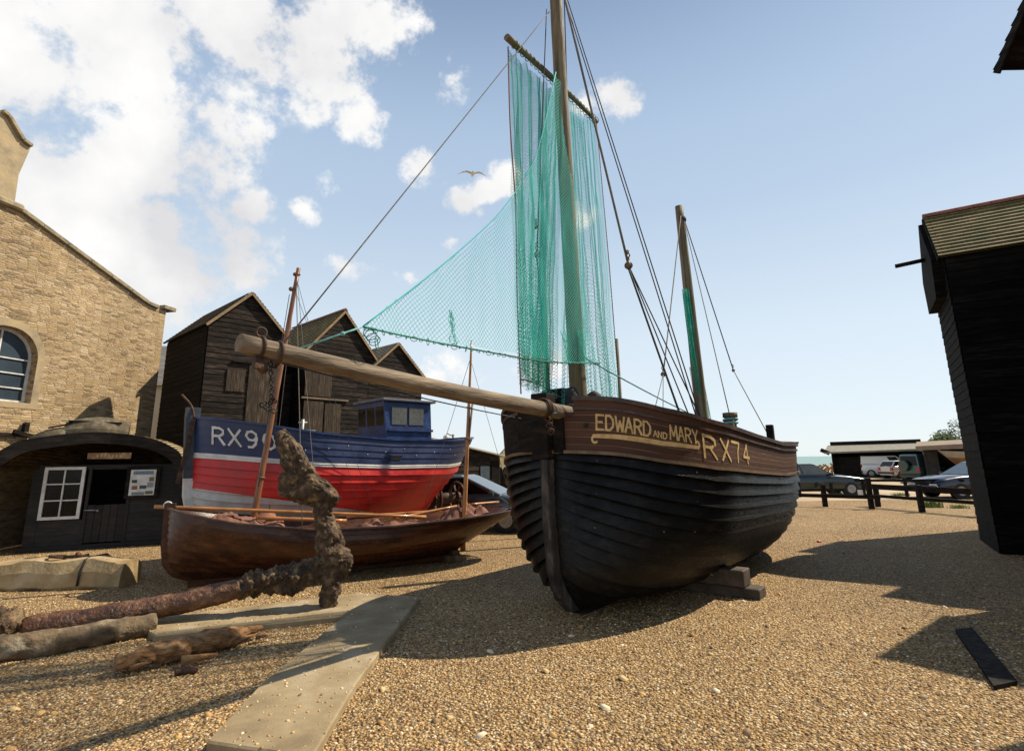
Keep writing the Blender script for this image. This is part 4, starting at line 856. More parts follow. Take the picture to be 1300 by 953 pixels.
# masts
def dmast(px0, py0, px1, py1, Y, r0, r1, tops):
    a = at_y(px0, py0, Y); b = at_y(px1, py1, Y); a = DI @ a; b = DI @ b; b.y = a.y = lerp(a.y, 0, .6); d = (b - a).normalized(); a0 = a - d * ((a.z - .15) / d.z)
    mb = MB(); mb.tube([a0.lerp(b, i / 12) for i in range(13)], list(np.linspace(r0, r1, 13)), 12, amp=.03); return mb.build(tops, M['mast_brown'] if tops == 'fore_mast' else M['varnish'], dg), a0, b, a
m1, f0, f1, fg = dmast(322, 655, 380, 338, 9.0, .052, .034, 'fore_mast')
MB().ball(f1 - (f1 - f0).normalized() * .12 + Vector((-.04, 0, 0)), .035).build('pulley_block', M['block'], m1); MB().ring(f1 - (f1 - f0).normalized() * .12, .045, .008, (0, 0, 1)).build('mast_band', M['block'], m1); MB().ring(fg + (f1 - f0) * .12, .058, .012, (f1 - f0)).build('mast_band', M['block'], m1); MB().ball(f1 - (f1 - f0) * .08 + Vector((-.06, 0, 0)), .04).build('pulley_block', M['block'], m1)
m2, g0, g1, gg = dmast(592, 655, 603, 430, 10.3, .05, .018, 'mizzen_mast')
MB().ring(gg + (g1 - gg) * .42, .055, .012, g1 - gg).build('mast_band', M['block'], m2); MB().ring(gg + (g1 - gg) * .6, .05, .012, g1 - gg).build('mast_band', M['block'], m2); mb = MB(); mb.tube([gg + (g1 - gg) * .3, gg + (g1 - gg) * .62 + Vector((.06, -.03, 0))], .02, 6); mb.build('cleat', M['block'], m2)
def RD_(name, a, b, r=.005, mat='rope', sg=0): return MB().tube(sag(a, b, sg, 6), r, 5).build(name, M[mat], dg)
mid = H3.P(.36, 1, -1); RD_('stay', f1 - (f1 - f0) * .03, H3.P(.37, 1, -1)); RD_('stay', f1 - (f1 - f0) * .05, H3.P(.34, 1, -1), .007); RD_('stay', f1 - (f1 - f0) * .06, H3.P(.3, 1, 1)); RD_('stay', f1 - (f1 - f0) * .04, H3.P(.55, 1, 1), .004, 'rope_dark'); RD_('stay', f1 - (f1 - f0) * .08, H3.P(.6, 1, 1), .004, 'rope_dark'); RD_('halyard', f1 - (f1 - f0) * .1 + Vector((-.07, 0, 0)), f0.lerp(f1, .25) + Vector((-.02, -.05, 0)), .006)
RD_('stay', g1 - (g1 - gg) * .1, H3.P(.72, 1, 1), .005); RD_('stay', g1 - (g1 - gg) * .12, H3.P(.9, 1, -1), .004, 'rope_dark'); RD_('lashing', gg + Vector((0, 0, .1)), H3.P(.76, 1, -1), .006); RD_('lashing', H3.P(.93, 1, -1), H3.P(.93, 1, 1) + Vector((.02, 0, .2)), .006)
# spars and bundled sails laid along the dinghy: things of their own
def spar(px0, py0, Y0, px1, py1, Y1, r, label, r1=None):
    a = at_y(px0, py0, Y0); b = at_y(px1, py1, Y1); o = MB().tube([Vector((0, 0, 0)) + (b - a) * (i / 6) for i in range(7)], list(np.linspace(r, r1 or r, 7)), 10, amp=.05).build('wooden_spar', M['varnish']); o.location = a
    return tag(o, label, 'spar', 'loose spars laid along the dinghy')
spar(196, 643, 8.3, 541, 656, 9.35, .027, 'longest orange varnished spar, jutting over the blunt end of the dinghy')
spar(325, 657, 8.75, 440, 661, 9.1, .03, 'short orange spar lying low beside the thicker mast of the dinghy')
spar(487, 661, 9.15, 580, 642, 9.9, .026, 'slim orange spar slanting up towards the aft mast of the dinghy', .02)
spar(598, 640, 10.2, 633, 637, 10.7, .022, 'stubby pale spar poking out over the sharp end of the dinghy')
spar(440, 656, 9.5, 560, 648, 10.2, .022, 'grey brown spar lying inside the far side of the dinghy')
def cloth(cx, cy, cz, L, W, Hh, rz, seed, label, n=44):
    vs = []; mb = MB(); m = 18
    for i in range(n + 1):
        for j in range(m + 1):
            u = i / n - .5; v = j / m - .5; env = max(0, (1 - (2 * u) ** 4)) ** .5 * max(0, (1 - (2 * v) ** 2)) ** .5
            q = Vector((u * 7 * L, v * 5, seed)); z = Hh * env * (.6 + .5 * noise.noise(q * .8) + .22 * abs(noise.noise(q * 1.7)))
            vs.append((u * L + .03 * noise.noise(q * 1.7), v * W * (1 + .3 * noise.noise(q * .6)) + .05 * noise.noise(q + Vector((5, 5, 5))), z))
    mb.add(vs, [(i * (m + 1) + j, (i + 1) * (m + 1) + j, (i + 1) * (m + 1) + j + 1, i * (m + 1) + j + 1) for i in range(n) for j in range(m)], None, True)
    nv = len(mb.v); mb.add([(x, y, min(0, z) - .05) for x, y, z in vs], [(j + i * (m + 1), j + 1 + i * (m + 1), j + 1 + (i + 1) * (m + 1), j + (i + 1) * (m + 1)) for i in range(n) for j in range(m)])
    o = mb.build('bundled_sail', M['sail']); o.location = (cx, cy, cz); o.rotation_euler = (0, 0, rz); return tag(o, label, 'sail', 'sails bundled in the dinghy')
def din(u, v, z): return DX @ Vector((u, v, z))
p = din(.95, .02, zsD(.12) - .22); cloth(p.x, p.y, p.z, 1.3, .75, .3, DRZ, 3, 'crumpled tan sail stuffed into the blunt end of the dinghy beside its taller mast')
p = din(DL * .6, .05, zmid - .24); cloth(p.x, p.y, p.z, 1.5, .9, .3, DRZ, 12, 'crumpled tan sail lying in the middle of the dinghy')
p = din(gg.x + .1, .1, zmid - .12); cloth(p.x, p.y, p.z, 1.0, .5, .38, DRZ + .2, 21, 'faded tan sail heaped round the foot of the dinghy\'s thinner mast')
for (u, v, s_, lb) in ((4.35, -.05, 1, 'small weathered chock beneath the sharp end of the dinghy'), (2.0, -.2, .8, 'small weathered chock beneath the middle of the dinghy')):
    p = din(u, v, 0); mb = MB(); mb.box((0, 0, .06), (.3 * s_, .4 * s_, .12)); mb.box((.05, 0, .15), (.14, .24, .08)); o = mb.build('wooden_chock', M['log'], bevel=.01); o.location = (p.x, p.y, 0); o.rotation_euler = (0, 0, .5); tag(o, lb, 'chock')

# ------------------------------------------------------------------ timbers holding up the lugger
M['baulk'] = pmat('dark oak baulk', (.07, .05, .035), (.03, .022, .016), .8, 4, bump=.6, c3=(.12, .09, .06))
def timber(c, d, rz, label, mat='baulk', name='timber_baulk'):
    o = MB().box((0, 0, 0), d).build(name, M[mat], bevel=.012); o.location = c; o.rotation_euler = (0, 0, rz); return tag(o, label, 'timber', 'timbers under the black boat')
q1 = BI @ at_z(972, 757, 0); c0 = BX @ Vector((q1.x - .1, q1.y + .7, 0)); q2 = BI @ at_z(955, 745, .12); c1 = BX @ Vector((q2.x, q2.y + .45, 0))
timber((c0.x, c0.y, .06), (.3, 1.4, .12), BRZ, 'flat timber on the shingle, lowest of the stack under the black boat')
timber((c1.x, c1.y, .225), (.28, .8, .2), BRZ, 'upper square timber wedged between flat timber and black hull')
p3 = BX @ Vector((2.4, -.3, 0)); timber((p3.x, p3.y + .3, .1), (.25, 1.0, .2), BRZ + .3, 'dark timber deep in the shade below the middle of the black hull')
mb = MB(); kk = at_z(858, 744, .3); mb.ring((0, 0, 0), .035, .01, (0, 1, .3)); mb.tube([(0, 0, 0), (-.12, .05, .03), (-.25, .1, .02)], .012, 6); o = mb.build('shackle', M['chrome']); o.location = BX @ H1.P(.36, .12, -1, .03); tag(o, 'small pale steel shackle hooked under the black hull', 'shackle')

# ------------------------------------------------------------------ bare masts of boats beyond
def pole(px, py0, py1, Y, r, label, mat='mast'):
    b = at_y(px, py1, Y); mb = MB(); mb.tube([(0, 0, 0), (0, 0, b.z * .5), (0, 0, b.z)], [r, r * .85, r * .6], 10, amp=.05); o = mb.build('mast_pole', M[mat]); o.location = (b.x, b.y, 0); return tag(o, label, 'mast')
pole(783, 515, 430, 14, .06, 'slender mast rising beyond the bulwark, right of the tall fore mast')
pole(691, 500, 345, 12, .07, 'greyish pole behind the hanging green net, left of the tall fore mast')
# ================================================================== buildings
def boards(mb, o, ax, nrm, L, zf_lo, zf_hi, row=.16, proud=.03, seg=(1.2, 2.8), t=.016, holes=()):
    """weatherboards on a wall starting at o, running along ax; zf_hi(s) gives wall top at distance s"""
    o = Vector(o); ax = Vector(ax); nrm = Vector(nrm); z = zf_lo; R = random.Random(int(L * 1000 + o.x * 77))
    zmax = max(zf_hi(L * i / 40) for i in range(41))
    while z < zmax:
        z1 = z + row; ok = [i for i in range(161) if zf_hi(L * i / 160) >= z + row * .6]
        if not ok: break
        s0, s1 = L * ok[0] / 160, L * ok[-1] / 160; cuts = [s0]
        while cuts[-1] < s1 - .01: cuts.append(min(s1, cuts[-1] + R.uniform(*seg)))
        for a, b in zip(cuts, cuts[1:]):
            if b - a < .02: continue
            j = R.uniform(-.006, .006); p0, p1 = proud + R.uniform(0, .008), .004 + t
            top = min(z1 + .03, max(zf_hi((a + b) / 2), z + .05))
            pa = o + ax * (a + .002); pb = o + ax * (b - .002)
            vs = [pa + nrm * p0 + Vector((0, 0, z + j)), pb + nrm * p0 + Vector((0, 0, z + j + R.uniform(-.006, .006))), pb + nrm * p1 + Vector((0, 0, top)), pa + nrm * p1 + Vector((0, 0, top))]
            vs += [v - nrm * t for v in vs]
            mb.add(vs, [(0, 1, 2, 3), (7, 6, 5, 4), (0, 4, 5, 1), (3, 2, 6, 7), (0, 3, 7, 4), (1, 5, 6, 2)])
        z = z1
    return mb
def hut(name, o, ax, W, D, he, hp, label, cat, group, bmat='worn_boards', side='black_boards', roof='tile_moss', over=.12, hood=0, row=.16, ridge=True, sides=('f', 'l', 'r'), zbase=0):
    """gabled hut: front gable runs along ax from o; depth goes to the left of ax (away)"""
    ax = Vector((ax[0], ax[1], 0)).normalized(); dp = Vector((-ax.y, ax.x, 0)); rz = math.atan2(ax.y, ax.x)
    e = empty(name, Vector((o[0], o[1], 0)), rz, label, cat, group)
    X, Y = Vector((1, 0, 0)), Vector((0, 1, 0)); gp = lambda s: he + (hp - he) * (1 - abs(2 * s / W - 1))
    mb = MB(); mb.prism([(0, 0), (W, 0), (W, he), (W / 2, hp), (0, he)], (0, 0, 0), X, (0, 0, 1), Y * D); mb.build('wall', M[side], e)
    if 'f' in sides: boards(MB(), (0, 0, 0), X, -Y, W, zbase, gp, row).build('front_boards', M[bmat], e)
    if 'l' in sides: boards(MB(), (0, D, 0), -Y, -X, D, zbase, lambda s: he, row).build('side_boards', M[side], e)
    if 'r' in sides: boards(MB(), (W, 0, 0), Y, X, D, zbase, lambda s: he, row).build('side_boards', M[side], e)
    sl = math.hypot(W / 2, hp - he); mbr = MB()
    for sg in (-1, 1):
        c = W / 2; ex = c + sg * (W / 2 + over * .8); drop = (hp - he) * (over * .8) / (W / 2); y0 = -over - hood; y1 = D + over; up = .05
        n = Vector((sg * (hp - he), 0, W / 2)).normalized(); a = Vector((c, y0, hp)) + n * .03; b = Vector((c, y1, hp)) + n * .03; c_ = Vector((ex, y1, he - drop)) + n * .03; d = Vector((ex, y0, he - drop)) + n * .03
        LL = y1 - y0; SS = (c_ - b).length
        rows = max(3, int(SS / .12)); 
        for k in range(rows):   # each course laps the one below
            p = a.lerp(d, k / rows); q = a.lerp(d, (k + 1) / rows); l0, l1 = n * .004, n * .03
            v = [p + l0, p + l0 + Y * LL, q + l1 + Y * LL, q + l1, q + l1 - n * .03, q + l1 - n * .03 + Y * LL]
            uv = [(0, k * .11), (LL, k * .11), (LL, k * .11 + .11), (0, k * .11 + .11), (0, k * .11 + .11), (LL, k * .11 + .11)]
            mbr.add(v, [(0, 1, 2, 3), (3, 2, 5, 4)], uv)
        t_ = -n * .035; mbr.add([a, b, c_, d, a + t_, b + t_, c_ + t_, d + t_], [(4, 7, 6, 5), (0, 3, 7, 4), (1, 5, 6, 2)], [(0, 0)] * 8)
    rf = mbr.build('roof', M[roof], e)
    if ridge:
        mb = MB(); k = int((D + over * 2 + hood) / .3) + 1
        for i in range(k):
            y = -over - hood + (D + over * 2 + hood) * i / k; y2 = y + (D + over * 2 + hood) / k
            mb.prism([(-.1, -.05), (-.06, .03), (0, .06), (.06, .03), (.1, -.05), (0, .0)], (W / 2, y, hp + .05), X, (0, 0, 1), Y * (y2 - y - .008))
        mb.build('ridge_tiles', M['ridge'], rf)
    mb = MB()
    for sg in (-1, 1):
        c = W / 2; ex = c + sg * (W / 2 + over * .8); dr = (hp - he) * (over * .8) / (W / 2)
        mb.bar((c, -over - hood - .012, hp - .03), (ex, -over - hood - .012, he - dr - .03), .022, .07, (0, 0, 1))
    mb.build('bargeboard', M['barge'] if bmat == 'worn_boards' else M['black_shade'], e)
    return e
def panel(mb, x0, x1, z0, z1, y=-.055, n=5, t=.02, cross=True):
    w_ = (x1 - x0) / n
    for i in range(n): mb.box((x0 + w_ * (i + .5), y, (z0 + z1) / 2), (w_ - .008, t, z1 - z0 - random.uniform(0, .02)))
    return mb
G1 = 'tall black net huts in a row'
rowd = Vector((.676, .737, 0))
o1 = (-8.19 - 1.12 * .676, 16.6 - 1.12 * .737)
h1 = hut('net_hut', o1, rowd, 2.24, 3.7, 5.85, 6.97, 'tall black weatherboarded net hut with grey slate roof, nearest the stone building', 'net hut', G1, roof='tile_grey', ridge=False)
panel(MB(), .62, 1.15, 3.85, 4.5, n=4).build('hatch', M['worn_door'], h1); panel(MB(), 1.25, 2.1, 2.9, 4.7, n=5).build('door', M['worn_door'], h1)
mb = MB(); mb.box((1.15, -.07, 2.82), (2.0, .05, .07)); mb.box((1.5, -.07, 4.78), (1.5, .05, .07)); mb.build('rail', M['black_shade'], h1)
o2 = (-5.99 - 1.3 * .676, 19.0 - 1.3 * .737)
h2 = hut('net_hut', o2, rowd, 2.6, 3.7, 5.5, 7.0, 'tall brown black net hut with mossy tiled roof and terracotta ridge, middle of the row', 'net hut', G1)
panel(MB(), .0, .95, 3.9, 5.25, n=4).build('door', M['worn_door'], h2); panel(MB(), .0, .7, 2.2, 3.75, n=4).build('door', M['worn_door'], h2); panel(MB(), .75, 1.35, 2.2, 3.7, n=4).build('hatch', M['worn_door'], h2)
mb = MB(); mb.box((.75, -.07, 3.83), (1.7, .05, .06)); mb.build('rail', M['spar'], h2)
o3 = (-4.42 - 1.2 * .676, 20.7 - 1.2 * .737)
h3 = hut('net_hut', o3, rowd, 2.4, 3.7, 5.05, 6.17, 'smallest brown black net hut with plain slate roof, farthest of the row', 'net hut', G1, roof='tile_grey', ridge=False)
# shade of the gap between the first two huts, put in as a black box
mb = MB(); mb.box((0, 0, 2.35), (1.15, .3, 4.7)); o = mb.build('gap_shade_box', M['black_shade']); pc = Vector((-7.45, 18.3, 0)); o.location = pc + Vector((.0, .6, 0)); o.rotation_euler = (0, 0, math.atan2(.737, .676)); tag(o, 'black box standing in for the shade in the gap between the two tallest net huts', 'wall')
h0 = hut('net_hut', (-11.6, 20.0), rowd, 1.9, 3.0, 6.3, 7.25, 'net hut peeping over the slate roof of the hut nearest the stone building', 'net hut', G1, roof='tile_grey', ridge=False)
# cream house sliver
e = empty('cream_house', (-17.5, 26.0, 0), .2, 'cream rendered house with grey slate roof, glimpsed between stone building and net huts', 'house')
mb = MB(); mb.box((0, 0, 2.6), (8, 4, 5.2)); mb.build('wall', pmat('cream render', (.85, .78, .6), (.75, .68, .5), .9, 2), e)
mb = MB(); mb.prism([(-2.2, 0), (2.2, 0), (0, 2.2)], (-4.2, 0, 5.2), (0, 1, 0), (0, 0, 1), (8.4, 0, 0)); mb.build('roof', M['tile_grey'], e)

# ---- stone church-like building: wall plane along (.21,.98)
CW = Vector((-.21, -.98, 0)).normalized(); CO = Vector((-13.04, 20.0, 0)); CN = Vector((.978, -.21, 0)).normalized()
st = empty('stone_building', CO, math.atan2(CW.y, CW.x), 'old honey coloured rubble stone building with arched white window and coped gable', 'stone building')
SI = (Matrix.Translation(CO) @ Matrix.Rotation(math.atan2(CW.y, CW.x), 4, 'Z')).inverted()
# local frame: x along wall towards camera, +y outwards? find sign
yo = (SI.to_3x3() @ CN).y; YS = 1 if yo > 0 else -1
def kh(px, py): p = SI @ at_pl(px, py, CO, CN); return (p.x, p.z)
kc, hc = kh(211, 389)[0], 7.62
prof = [kh(*p) for p in ((211, 393), (200, 391), (188, 386), (19, 263))]; print('church profile', prof)
kw = prof[-1][0] + .4; hw_ = prof[-1][1]
outer = [(prof[0][0], 0)] + [(k, h) for k, h in prof] + [(kw, hw_ + .05), (kw + 3.4, hw_ + .05), (kw + 3.4, 0)]
# arched window opening
kr, hs0 = kh(38, 512); kcen = kh(2, 470)[0]; half = abs(kcen - kr); hsp = kh(33, 455)[1]; htp = kh(3, 412)[1]
print('window', kr, kcen, half, hs0, hsp, htp)
def arch(cx, hwid, z0, zs, zt, n=12):
    L = [(cx - hwid, z0), (cx + hwid, z0)]; R_a = []
    for i in range(n + 1): t = i / n; R_a.append((cx + hwid * math.cos(t * PI / 2) ** .85, zs + (zt - zs) * math.sin(t * PI / 2) ** 1.1))
    return L + R_a + [(2 * cx - x, z) for x, z in R_a[::-1][1:]]
wn = arch(kcen, half, hs0, hsp, htp)
tri = tessellate_polygon([[Vector((a, b, 0)) for a, b in outer], [Vector((a, b, 0)) for a, b in wn[::-1]]]); allp = outer + wn[::-1]
mb = MB(); mb.add([(a, 0, b) for a, b in allp], [tuple(t) for t in tri], allp)
nO = len(outer); DPT = -5.0 * YS
mb.add([(a, 0, b) for a, b in outer] + [(a, DPT, b) for a, b in outer], [(i, (i + 1) % nO, (i + 1) % nO + nO, i + nO) for i in range(nO)], [(a, b) for a, b in outer] + [(a + 5, b) for a, b in outer])
nW = len(wn); rec = -.28 * YS
mb.add([(a, 0, b) for a, b in wn] + [(a, rec, b) for a, b in wn], [(i, (i + 1) % nW, (i + 1) % nW + nW, i + nW) for i in range(nW)], [(a, b) for a, b in wn] + [(a + .3, b) for a, b in wn])
mb.build('wall', M['stone'], st)
# dressed surround
mb = MB(); wo_ = arch(kcen, half + .2, hs0 - .16, hsp, htp + .22); nn = len(wn)
vs = [(a, .012 * YS, b) for a, b in wn] + [(a, .012 * YS, b) for a, b in wo_] + [(a, -.01 * YS, b) for a, b in wo_]
mb.add(vs, [(i, (i + 1) % nn, (i + 1) % nn + nn, i + nn) for i in range(nn)] + [(i + nn, (i + 1) % nn + nn, (i + 1) % nn + 2 * nn, i + 2 * nn) for i in range(nn)]); mb.build('window_surround', M['ashlar'], st)
w_ = MB(); wi = arch(kcen, half - .07, hs0 + .07, hsp, htp - .09)
w_.add([(a, rec * .8, b) for a, b in wn] + [(a, rec * .8, b) for a, b in wi] + [(a, rec, b) for a, b in wi], [(i, (i + 1) % nn, (i + 1) % nn + nn, i + nn) for i in range(nn)] + [(i + nn, (i + 1) % nn + nn, (i + 1) % nn + 2 * nn, i + 2 * nn) for i in range(nn)])
for i in range(1, 4): w_.box((kcen, rec * .85, lerp(hs0, hsp + .1, i / 3.3)), (2 * half - .06, .04, .035))
w_.box((kcen, rec * .85, (hs0 + htp) / 2), (.04, .04, htp - hs0)); wf = w_.build('window', M['white_paint'], st)
mb = MB(); mb.prism(wi, (0, rec * .95, 0), (1, 0, 0), (0, 0, 1), (0, .01 * YS, 0)); mb.build('pane', M['glass_blue'], wf)
# coping
mb = MB()
for (a, b) in zip(prof[1:], prof[2:]):
    n = max(1, int(math.hypot(b[0] - a[0], b[1] - a[1]) / .75))
    for i in range(n):
        p = Vector((lerp(a[0], b[0], i / n), -.3 * YS, lerp(a[1], b[1], i / n) + .03)); q = Vector((lerp(a[0], b[0], (i + .985) / n), -.3 * YS, lerp(a[1], b[1], (i + .985) / n) + .03)); mb.bar(p, q, .8, .13)
mb.box((prof[0][0] - .05, -.25 * YS, prof[0][1] + .05), (.55, .8, .14)); mb.build('coping', M['coping'], st, bevel=.015)
# pinnacle at the top of the gable
P_ = lambda *l: [kh(*p) for p in l]
pin = P_((17, 256), (22, 222), (35, 193), (37, 188), (26, 180), (8, 150), (0, 143)); kx = pin[-1][0] + .3
poly = pin + [(kx + 1.2, pin[-1][1] + .6), (kx + 1.2, pin[0][1])]
mb = MB(); mb.prism([(a, b) for a, b in poly], (0, .05 * YS, 0), (1, 0, 0), (0, 0, 1), (0, -.8 * YS, 0)); mb.build('bellcote', M['ashlar'], st)
mb = MB()
for a, b in zip(pin[3:], pin[4:]): mb.bar(Vector((a[0], -.35 * YS, a[1] + .05)), Vector((b[0], -.35 * YS, b[1] + .05)), 1.0, .12)
mb.build('coping', M['coping'], st, bevel=.02); p = kh(6, 256); MB().box((p[0], -.35 * YS, p[1] - .02), (.9, 1.0, .2)).build('string_course', M['coping'], st, bevel=.05)
mb = MB(); mb.box((kcen + .1, .06 * YS, hs0 - .9), (2.2, .1, .08)); dpx = kh(28, 548); mb.bar((dpx[0], .1 * YS, dpx[1] + .25), (dpx[0], .1 * YS, dpx[1]), .12, .12); mb.bar((dpx[0] + .3, .1 * YS, dpx[1]), (dpx[0] - .9, .35 * YS, dpx[1] - .35), .1, .1); mb.build('gutter_pipe', M['black_shade'], st)

# ---- boat-roofed black shed
fa = at_z(22, 702, 0); fb = at_z(232, 690, 0); fb = Vector((-7.55, 13.3, 0)); fa = Vector((fa.x, fa.y, 0)); FD = (fb - fa); FW = FD.length; FD.normalize(); FN = Vector((FD.y, -FD.x, 0)); FRZ = math.atan2(FD.y, FD.x)
bs_ = empty('boat_shed', fa, FRZ, 'low black shed roofed with an upturned boat hull, half door and white window in front', 'shed'); FI = (Matrix.Translation(fa) @ Matrix.Rotation(FRZ, 4, 'Z')).inverted()
def sh(px, py): p = FI @ at_pl(px, py, fa, FN); return (p.x, p.z)
print('boatshed', fa, FW, sh(58, 596), sh(110, 594), sh(100, 654), sh(150, 553))
outl = [sh(*p) for p in ((24, 700), (38, 612), (44, 592), (60, 575), (79, 564), (121, 556), (155, 557), (189, 562), (212, 571), (226, 583), (232, 610), (236, 690))]
outl[0] = (outl[0][0], 0); outl[-1] = (outl[-1][0], 0)
o2s = smoothpts([Vector((a, 0, b)) for a, b in outl], 4)
# hull skin going back from the arch with clinker steps, tapering to the far end
mb = MB(); rings = 18; cxm = sum(p.x for p in o2s) / len(o2s); prev = None; Lh = 4.2; nn = len(o2s)
def hp_(i, t): # t 0 at front (overhang) ..1 back
    p = o2s[i]; k = (1 - t ** 2.2) ** .5 if t < 1 else 0; wide = 1 + .16 * math.sin(min(t * 2.2, 1) * PI * .5) * 1; kk = (1.04 * wide) * (1 - .9 * t ** 3) * (1 + (.34 * max(0, min(1, (cxm - p.x) / 1.0)) * (1 - t)))
    return Vector((cxm + (p.x - cxm) * kk, -.42 - .35 * max(0, min(1, (cxm - p.x) / 1.2)) * (1 - t) + Lh * t, p.z * (1.0 + .04 * math.sin(t * PI)) * (1 - .35 * t ** 4) + .03))
grid = [[hp_(i, t / rings) for i in range(nn)] for t in range(rings + 1)]
for i in range(nn - 1):  # strakes as steps
    cen = Vector((cxm, 0, .8)); 
    for t in range(rings):
        a, b, c, d = grid[t][i], grid[t][i + 1], grid[t + 1][i + 1], grid[t + 1][i]
        up = 1 if a.z > 0 else 0; lo, hi = (a, b) if a.z < b.z else (b, a)
        def outw(p, s): 
            v = Vector((p.x - cxm, 0, (p.z - .8) * .6)); v.normalize(); return p + v * s
        if i < nn / 2: q = [outw(a, .03), b, c, outw(d, .03)]
        else: q = [a, outw(b, .03), outw(c, .03), d]
        mb.add(q, [(0, 1, 2, 3)], None, False)
        if i < nn / 2: mb.add([outw(a, .03), outw(d, .03), d, a], [(0, 1, 2, 3)])
        else: mb.add([outw(b, .03), outw(c, .03), c, b], [(0, 1, 2, 3)])
hullroof = mb.build('hull_roof', pmat('weathered olive hull planks', (.3, .22, .12), (.12, .09, .05), .85, 3, (1, 1, 5), .6, c3=(.42, .32, .19)), bs_)
# rim of the arch
mb = MB()
for i in range(nn - 1):
    a, b = grid[0][i], grid[0][i + 1]
    f = lambda p, s: Vector((cxm + (p.x - cxm) * s, p.y, p.z * s if p.z > .1 else p.z))
    vs = [f(a, 1.03), f(b, 1.03), f(b, .93), f(a, .93)]; vs += [v + Vector((0, .1, 0)) for v in vs]; vs = [v - Vector((0, .04, 0)) for v in vs]
    mb.add(vs, [(0, 1, 2, 3), (7, 6, 5, 4), (0, 4, 5, 1), (2, 6, 7, 3), (1, 5, 6, 2), (0, 3, 7, 4)])
mb.build('arch_rim', M['black_shade'], bs_)
wx0_, wx1_ = sh(60, 600)[0], sh(108, 596)[0]; wz0, wz1 = sh(100, 656)[1], sh(108, 594)[1]; dx0, dx1 = sh(112, 640)[0], sh(160, 640)[0]; dzt = sh(135, 596)[1]; dzm = sh(135, 640)[1]
topf = lambda s: interp(s, [p.x for p in o2s], [p.z for p in o2s])
mb = MB()
def fb_(x0, x1, z0, z1f): boards(MB(), (x0, 0, 0), (1, 0, 0), (0, -1, 0), x1 - x0, z0, z1f, .135, .03, (3, 4)).build('front_boards', M['shed_boards'], bs_)
eave = dzt + .02
fb_(0.05, wx0_ - .03, .05, lambda s: min(topf(s + .05) - .1, eave)); fb_(wx0_ - .03, dx0 - .04, .05, lambda s: wz0 - .05); fb_(dx1 + .04, FW - .1, .05, lambda s: min(topf(s + dx1) - .1, eave))
mb = MB(); mb.box((FW / 2, .02, eave + .04), (FW - .3, .1, .1)); mb.box((FW / 2, -.06, .05), (FW, .1, .1)); mb.build('lintel', M['shed_boards'], bs_)
# dark interior: floor-to-roof box behind openings
mb = MB(); mb.box((dx0 - .03, 0, (.1 + eave) / 2), (.06, .1, eave)); mb.box((dx1 + .03, 0, (.1 + eave) / 2), (.06, .1, eave)); mb.box((wx1_ + .02, 0, (wz0 + wz1) / 2), (.05, .08, wz1 - wz0)); mb.build('door_frame', M['shed_boards'], bs_)
mb = MB(); mb.box((FW / 2, 1.6, .6), (FW * .9, .05, 2.4)); mb.box((FW / 2, .8, .05), (FW * .95, 1.6, .04)); mb.box((.25, .8, .8), (.05, 1.6, 1.6)); mb.box((FW - .3, .8, .8), (.05, 1.6, 1.6)); mb.build('inner_wall', M['black_shade'], bs_)
d_ = MB(); panel(d_, dx0, dx1, .12, dzm, -.01, 5, .04); dr = d_.build('half_door', M['shed_boards'], bs_)
mb = MB(); mb.tube([(dx0 - .05, -.08, dzm - .1), (dx0 + .2, -.08, dzm - .11)], .018, 6); mb.ball((dx0 + .2, -.09, dzm - .12), .03); mb.build('latch', M['chrome'], dr)
mb = MB(); fr = .06; cxw, czw = (wx0_ + wx1_) / 2, (wz0 + wz1) / 2; Ww, Hw = wx1_ - wx0_, wz1 - wz0
for (cx, cz, ww, hh) in ((cxw, wz0, Ww + fr, fr), (cxw, wz1, Ww + fr, fr), (wx0_, czw, fr, Hw), (wx1_, czw, fr, Hw), (cxw, czw, .025, Hw), (cxw, lerp(wz0, wz1, .35), Ww, .025), (cxw, lerp(wz0, wz1, .68), Ww, .025)): mb.box((cx, -.05 - .002 * (ww < hh), cz), (ww, .05, hh))
wf2 = mb.build('window', M['white_paint'], bs_); mb = MB(); mb.box((cxw, -.02, czw), (Ww, .01, Hw)); mb.build('pane', M['glass_dark'], wf2)
a, b = sh(115, 573), sh(168, 584); mb = MB(); mb.box(((a[0] + b[0]) / 2, -.2, (a[1] + b[1]) / 2), (b[0] - a[0], .03, .13)); sg_ = mb.build('sign_board', pmat('worn brown sign board', (.3, .17, .07), (.16, .09, .05), .6, 8, c3=(.55, .42, .25)), bs_)
mb = MB()
for k in range(7): mb.box((lerp(a[0] + .18, b[0] - .2, k / 6), -.218, (a[1] + b[1]) / 2 + .0 + .008 * math.sin(k)), (.032, .004, .045))
mb.build('faded_marks', M['letter'], sg_)
a, b = sh(168, 597), sh(196, 628); zt2, zb2 = sh(182, 596)[1], sh(182, 628)[1]
nb = MB(); nb.box(((a[0] + b[0]) / 2, -.1, (zt2 + zb2) / 2), (b[0] - a[0] + .16, .04, zt2 - zb2 + .14)); nbo = nb.build('notice_board', M['black_shade'], bs_)
nb = MB(); nb.box(((a[0] + b[0]) / 2, -.125, (zt2 + zb2) / 2), (b[0] - a[0], .006, zt2 - zb2)); nb.build('poster', M['white_paint'], nbo)
pc_ = [(.1, .9, .8, .14, (.2, .3, .4)), (.08, .55, .2, .12, (.05, .07, .05)), (.75, .62, .2, .16, (.25, .2, .1)), (.1, .3, .22, .15, (.35, .15, .08)), (.4, .32, .28, .13, (.08, .1, .09)), (.7, .4, .24, .2, (.3, .4, .4)), (.12, .07, .5, .12, (.25, .33, .35)), (.65, .1, .3, .12, (.15, .18, .08))]
